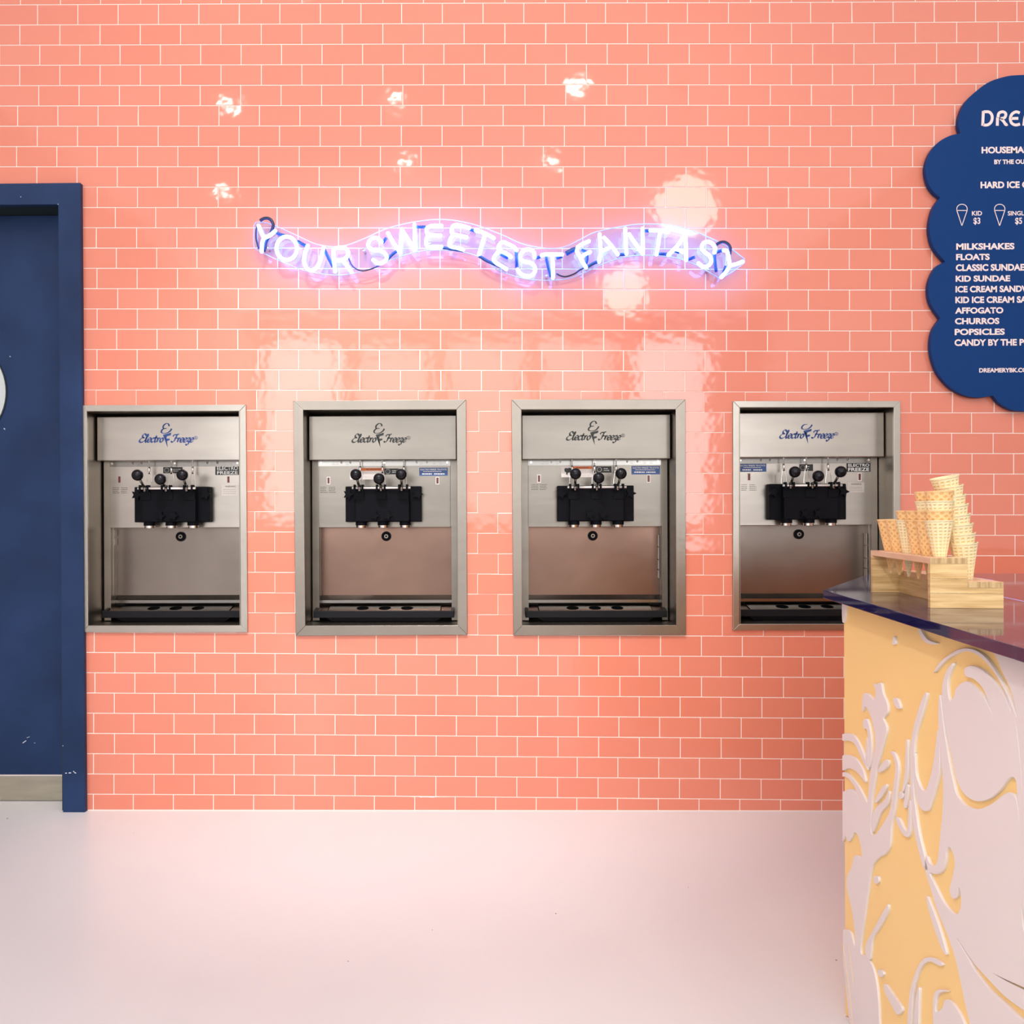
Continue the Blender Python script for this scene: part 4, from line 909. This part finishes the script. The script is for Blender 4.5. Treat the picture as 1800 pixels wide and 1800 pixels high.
for pc in [
 [(1481, 1291), (1496.4, 1290.5), (1506, 1300), (1515.3, 1319), (1522, 1338), (1525.5, 1353), (1519, 1342), (1511, 1324), (1502, 1307), (1492, 1301.5), (1481, 1301.5)],
 [(1480.5, 1329), (1494, 1328.5), (1506, 1336), (1517, 1355), (1521.5, 1375), (1512, 1363), (1502, 1353.5), (1491, 1350), (1480.5, 1353)],
 [(1518, 1267), (1523.8, 1264.5), (1528.6, 1280), (1532, 1306), (1530.4, 1344), (1526, 1346), (1527, 1312), (1524.5, 1283), (1518, 1280)],
 [(1523.5, 1299), (1526, 1306), (1525.5, 1343), (1522, 1338)],
 [(1571, 1228), (1577, 1228.5), (1582.4, 1244), (1577, 1244.5), (1571, 1235)],
 [(1556, 1336.4), (1561.6, 1338), (1559, 1348), (1546, 1357.5), (1544.6, 1351.6)],
 [(1558, 1379), (1555, 1391), (1541, 1410), (1539.5, 1405), (1550, 1386)],
 [(1562.8, 1391), (1561, 1412), (1548, 1428), (1537, 1456), (1533, 1461), (1534, 1435), (1542, 1418), (1555, 1407)],
 [(1593, 1306), (1595.8, 1306), (1596, 1357), (1591, 1383), (1586, 1391), (1591, 1357)],
 [(1592.8, 1383), (1596.6, 1383), (1594, 1415), (1589, 1417.5)],
 [(1581, 1393), (1586, 1393), (1587, 1401), (1583, 1404), (1580.5, 1400)],
 [(1598.4, 1408), (1601.3, 1416), (1600.5, 1460), (1595, 1471), (1585, 1463), (1575, 1440), (1580, 1438.5), (1591, 1460), (1595.6, 1458), (1597, 1433)],
 [(1628.7, 1576), (1634, 1585), (1649.4, 1626), (1663, 1672), (1659, 1674), (1645, 1639.4), (1633, 1600)],
 [(1556, 1730), (1562.6, 1738), (1574, 1755), (1586, 1773.6), (1578, 1783), (1570, 1771.7), (1555, 1741.5)],
 [(1544, 1706), (1549, 1705), (1553, 1712), (1548, 1717), (1544, 1712)],
 [(1561, 1590), (1559, 1605.5), (1545.6, 1630), (1534, 1648), (1531.5, 1668), (1528.6, 1687), (1521, 1674), (1524, 1656.5), (1533, 1639.4), (1553, 1603)],
 [(1537, 1541), (1543, 1541), (1544, 1549), (1540, 1553), (1536.5, 1549)],
 [(1616, 1099), (1622.6, 1115), (1633, 1126), (1646, 1130.8), (1635, 1132), (1622, 1124.5), (1615, 1110)],
 [(1571.5, 1119), (1574, 1131), (1568.5, 1132), (1569.5, 1125)],
 [(1480.8, 1058), (1486, 1061), (1485.5, 1080), (1483.5, 1093), (1480.8, 1090)],
 [(1595.6, 1830), (1595.6, 1800), (1600, 1743), (1609.8, 1709), (1621, 1688.6), (1634, 1683), (1648, 1687.6), (1656.5, 1695), (1651, 1697), (1636, 1689.5), (1623, 1694), (1613.6, 1711), (1606, 1743), (1602, 1800), (1602, 1830)],
 [(1607, 1830), (1607, 1795), (1610, 1755), (1615.5, 1736), (1615.5, 1760), (1614.5, 1800), (1614.5, 1830)],
 [(1641, 1800), (1640.5, 1762), (1645, 1743), (1656, 1740), (1664, 1742), (1656, 1743), (1648, 1748), (1644.5, 1763), (1645, 1780), (1657, 1772), (1660.5, 1760), (1668, 1758), (1680, 1771), (1695, 1800), (1703, 1840), (1643, 1840)],
]: relief(pc, k=3)
# thin seams running in the lower left strands
for ln in [[(1482, 1658), (1488, 1700), (1494, 1745), (1499, 1800)], [(1492, 1660), (1497, 1700), (1500, 1730)]]:
    bm = bmesh.new(); tube(bm, [pan(u, v)+N_*.0002-CO for u, v in sm2(ln, 4)], .0011, 5); obj('relief_seam', bm, M['yellow'], base)

for (a, b) in (((1719, 1016), (1746, 1020)), ((1752.5, 1047.5), (1806, 1058.5))):
    p, q = BZ(*a, HC), BZ(*b, HC); n_ = Vector((-(q-p).y, (q-p).x, 0)).normalized()*.0022
    bm = bmesh.new(); prism(bm, [p-n_-CO, p+n_-CO, q+n_-CO, q-n_-CO], (0, 0, .0004)); obj('stone_seam', bm, M['seam'], counter)
# ---------------------------------------------------------------- bamboo cone stand
F0, F1_, B0 = BZ(1635.3, 1068.9, HC), BZ(1752.2, 1069, HC), BZ(1530.8, 1040.5, HC)
ey = (B0-F0); LEN = ey.length; ey.normalize(); ang = math.atan2(ey.y, ey.x)-math.pi/2
st_ = empty('cone_stand', (F0.x, F0.y, HC+.0003), ang); tag(st_, 'two-tier light bamboo cone holder standing on the navy countertop', 'cone stand')
WU, WL, HU, HLo, TB = .0640, .0610, .0915, .0480, .0105
def lpan(y0, y1, nm):
    bm = bmesh.new(); prism(bm, [(0, y0, 0), (WU+WL, y0, 0), (WU+WL, y0, HLo-TB), (WU, y0, HLo-TB), (WU, y0, HU-TB), (0, y0, HU-TB)], (0, y1-y0, 0))
    return obj(nm, bm, M['bamboo'], st_)
lpan(0, .011, 'end_panel'); lpan(LEN-.011, LEN, 'end_panel')
def board_holes(nm, x0, x1, z0, z1, cs, r, m):
    bm = bmesh.new(); N = 24; ys = [0]+[(cs[i]+cs[i+1])/2 for i in range(len(cs)-1)]+[LEN]; cx_ = (x0+x1)/2
    for ci, c_ in enumerate(cs):
        a, b = ys[ci], ys[ci+1]
        rg = {}
        for z in (z0, z1):
            ins, outs = [], []
            for i in range(N):
                th = 2*math.pi*(i+.5)/N; co, si = math.cos(th), math.sin(th)
                ins.append(bm.verts.new((cx_+co*r, c_+si*r, z)))
                kx = (x1-cx_)/abs(co); ky = ((b-c_) if si > 0 else (c_-a))/abs(si); kk = min(kx, ky)
                outs.append(bm.verts.new((cx_+co*kk, c_+si*kk, z)))
            rg[z] = (ins, outs)
            for i in range(N):
                j = (i+1) % N; bm.faces.new((ins[i], ins[j], outs[j], outs[i]))
                P_, Q_ = outs[i].co, outs[j].co
                if abs(P_.x-Q_.x) > 1e-5 and abs(P_.y-Q_.y) > 1e-5:
                    X = x1 if max(P_.x, Q_.x) > x1-1e-4 else x0
                    Y = b if max(P_.y, Q_.y) > b-1e-4 else a
                    bm.faces.new((outs[i], outs[j], bm.verts.new((X, Y, z))))
        for i in range(N):
            j = (i+1) % N; bm.faces.new((rg[z0][0][i], rg[z0][0][j], rg[z1][0][j], rg[z1][0][i]))
    for (p, q) in (((x0, 0), (x1, 0)), ((x1, 0), (x1, LEN)), ((x1, LEN), (x0, LEN)), ((x0, LEN), (x0, 0))):
        bm.faces.new([bm.verts.new(v) for v in ((p[0], p[1], z0), (q[0], q[1], z0), (q[0], q[1], z1), (p[0], p[1], z1))])
    return obj(nm, bm, m, st_)
HOLES = [.038, .090, .142, .194, .246, .298]
board_holes('upper_shelf', 0, WU, HU-TB, HU, HOLES, .0135, M['bamboo_top'])
board_holes('lower_shelf', WU, WU+WL, HLo-TB, HLo, [.052, .104, .156, .208, .260, .310], .0135, M['bamboo_top'])
bx('end_grain_strip', (0, -.0006, HU-TB), (WU, .0002, HU), M['bamboo_end'], st_); bx('end_grain_strip', (WU, -.0006, HLo-TB), (WU+WL, .0002, HLo), M['bamboo_end'], st_)
bx('middle_rail', (WU-.008, .011, 0), (WU, LEN-.011, HLo-TB), M['bamboo'], st_)
bm = bmesh.new()
for z in (.027, .054): box(bm, (0, -.0008, z), ((WU if z > .037 else WU+WL), -.0001, z+.0007))
obj('board_joint', bm, M['bamboo_end'], st_)

# ---------------------------------------------------------------- waffle cones
def cone_mesh(kind):
    bm = bmesh.new(); NA, NZ = 72, 56; Hh, R1, R0c = .117, .0245, .0022; rings = []
    def pit(a, z):
        if kind == 'p': u, v = a*15/(2*math.pi), z*19
        else: u, v = a*9/(2*math.pi)+z*10, a*9/(2*math.pi)-z*10
        fu, fv = u % 1, v % 1; return .26 < fu < .82 and .26 < fv < .82
    for j in range(NZ+1):
        z = j/NZ; r = R0c+(R1-R0c)*z; row = []
        for i in range(NA):
            a = 2*math.pi*i/NA; rr = r+(-.0007 if pit(a, z) and .05 < z < .97 else 0)+(.0006 if z > .97 else 0); row.append(bm.verts.new((rr*math.cos(a), rr*math.sin(a), z*Hh)))
        rings.append(row)
    for j in range(NZ):
        for i in range(NA):
            k = (i+1) % NA; f = bm.faces.new((rings[j][i], rings[j][k], rings[j+1][k], rings[j+1][i]))
            f.material_index = 1 if pit(2*math.pi*(i+.5)/NA, (j+.5)/NZ) and .05 < j/NZ < .96 else 0
    bm.faces.new(rings[0][::-1])
    inn = [[bm.verts.new((rr*math.cos(2*math.pi*i/NA), rr*math.sin(2*math.pi*i/NA), z)) for i in range(NA)] for rr, z in ((R1-.0016, Hh), (.003, .012))]
    for i in range(NA):
        k = (i+1) % NA; bm.faces.new((rings[-1][i], rings[-1][k], inn[0][k], inn[0][i])); bm.faces.new((inn[0][i], inn[0][k], inn[1][k], inn[1][i]))
    bm.faces.new(inn[1])
    me = bpy.data.meshes.new('waffle_cone'); bm.normal_update(); bm.to_mesh(me); bm.free()
    for m_ in ((M['cone_o'], M['cone_op']) if kind == 'o' else (M['cone_p'], M['cone_pp'])): me.materials.append(m_)
    return me
CM = {'o': cone_mesh('o'), 'p': cone_mesh('p')}
Rz = Matrix.Rotation(ang, 4, 'Z')
def cone(kind, lx, ly, lz, label, tx=0.0, ty=0.0, group='waffle cones in the bamboo stand'):
    o = bpy.data.objects.new('waffle_cone', CM[kind]); C.objects.link(o)
    p = Vector((F0.x, F0.y, HC))+Rz.to_3x3() @ Vector((lx, ly, lz))
    o.matrix_world = Matrix.Translation(p) @ Matrix.Rotation(ty, 4, 'Y') @ Matrix.Rotation(tx, 4, 'X') @ Matrix.Rotation(random.uniform(0, 6.28), 4, 'Z')
    tag(o, label, 'waffle cone', group); return o
zt_ = .0455; PT = .0182
ordn = ['sixth', 'fifth', 'fourth', 'third', 'second', 'first']
ups = {5: ['o'], 4: ['o'], 3: ['p', 'o'], 2: ['o', 'o'], 1: ['o', 'o', 'p', 'o'], 0: ['p', 'o', 'p', 'o']}
where = {5: 'at the back end of the upper shelf, nearest the steel machine', 4: 'second from the back of the upper shelf', 3: 'third from the upper shelf back', 2: 'third from the upper shelf front', 1: 'just behind the upper shelf front', 0: 'at the front of the upper shelf'}
for hi, ks in ups.items():
    for si, kk in enumerate(ks):
        nm = 'orange-brown' if kk == 'o' else 'pale yellow'
        if len(ks) == 1: lb = 'single %s waffle cone %s' % (nm, where[hi])
        elif len(ks) == 2: lb = '%s waffle cone, %s of the pair %s' % (nm, ['lower', 'upper'][si], where[hi])
        else: lb = '%s waffle cone, %s of the stack %s' % (nm, ['bottom', 'second', 'third', 'topmost'][si], where[hi])
        tl = -.02 if hi >= 4 else (-.01 if hi == 0 else 0.0)
        cone(kk, .032, HOLES[hi], zt_-.002+si*PT, lb, tx=random.uniform(-.02, .02), ty=tl)
names8 = ['bottom', 'second from bottom', 'third from bottom', 'fourth from bottom', 'fifth from bottom', 'third from top', 'second from top', 'topmost']
for i in range(8):
    cone('p', WU+.030-.0052-i*.0029, .058, .001+i*.0180, 'pale yellow waffle cone, %s of the tall leaning stack on the lower shelf' % names8[i], ty=-.085-.012*i if i < 7 else -.20, tx=0.02)

# scattered flecks on the floor paint
for (u, v, r) in [(977, 1606, .004), (1470, 1688, .004), (13, 1439, .006), (612, 1690, .003), (235, 1464, .002), (760, 1635, .0025), (1210, 1560, .002)]:
    p = BZ(u, v, 0); bm = bmesh.new(); cyl(bm, (p.x, p.y, .0001), (p.x, p.y, .0008), r*.5, r*.4, n=8)
    obj('floor_speck', bm, M['frame_dark'], bpy.data.objects['floor'])
for o in C.objects:
    if o.name.startswith('fine_print'): o['kind'] = 'stuff'
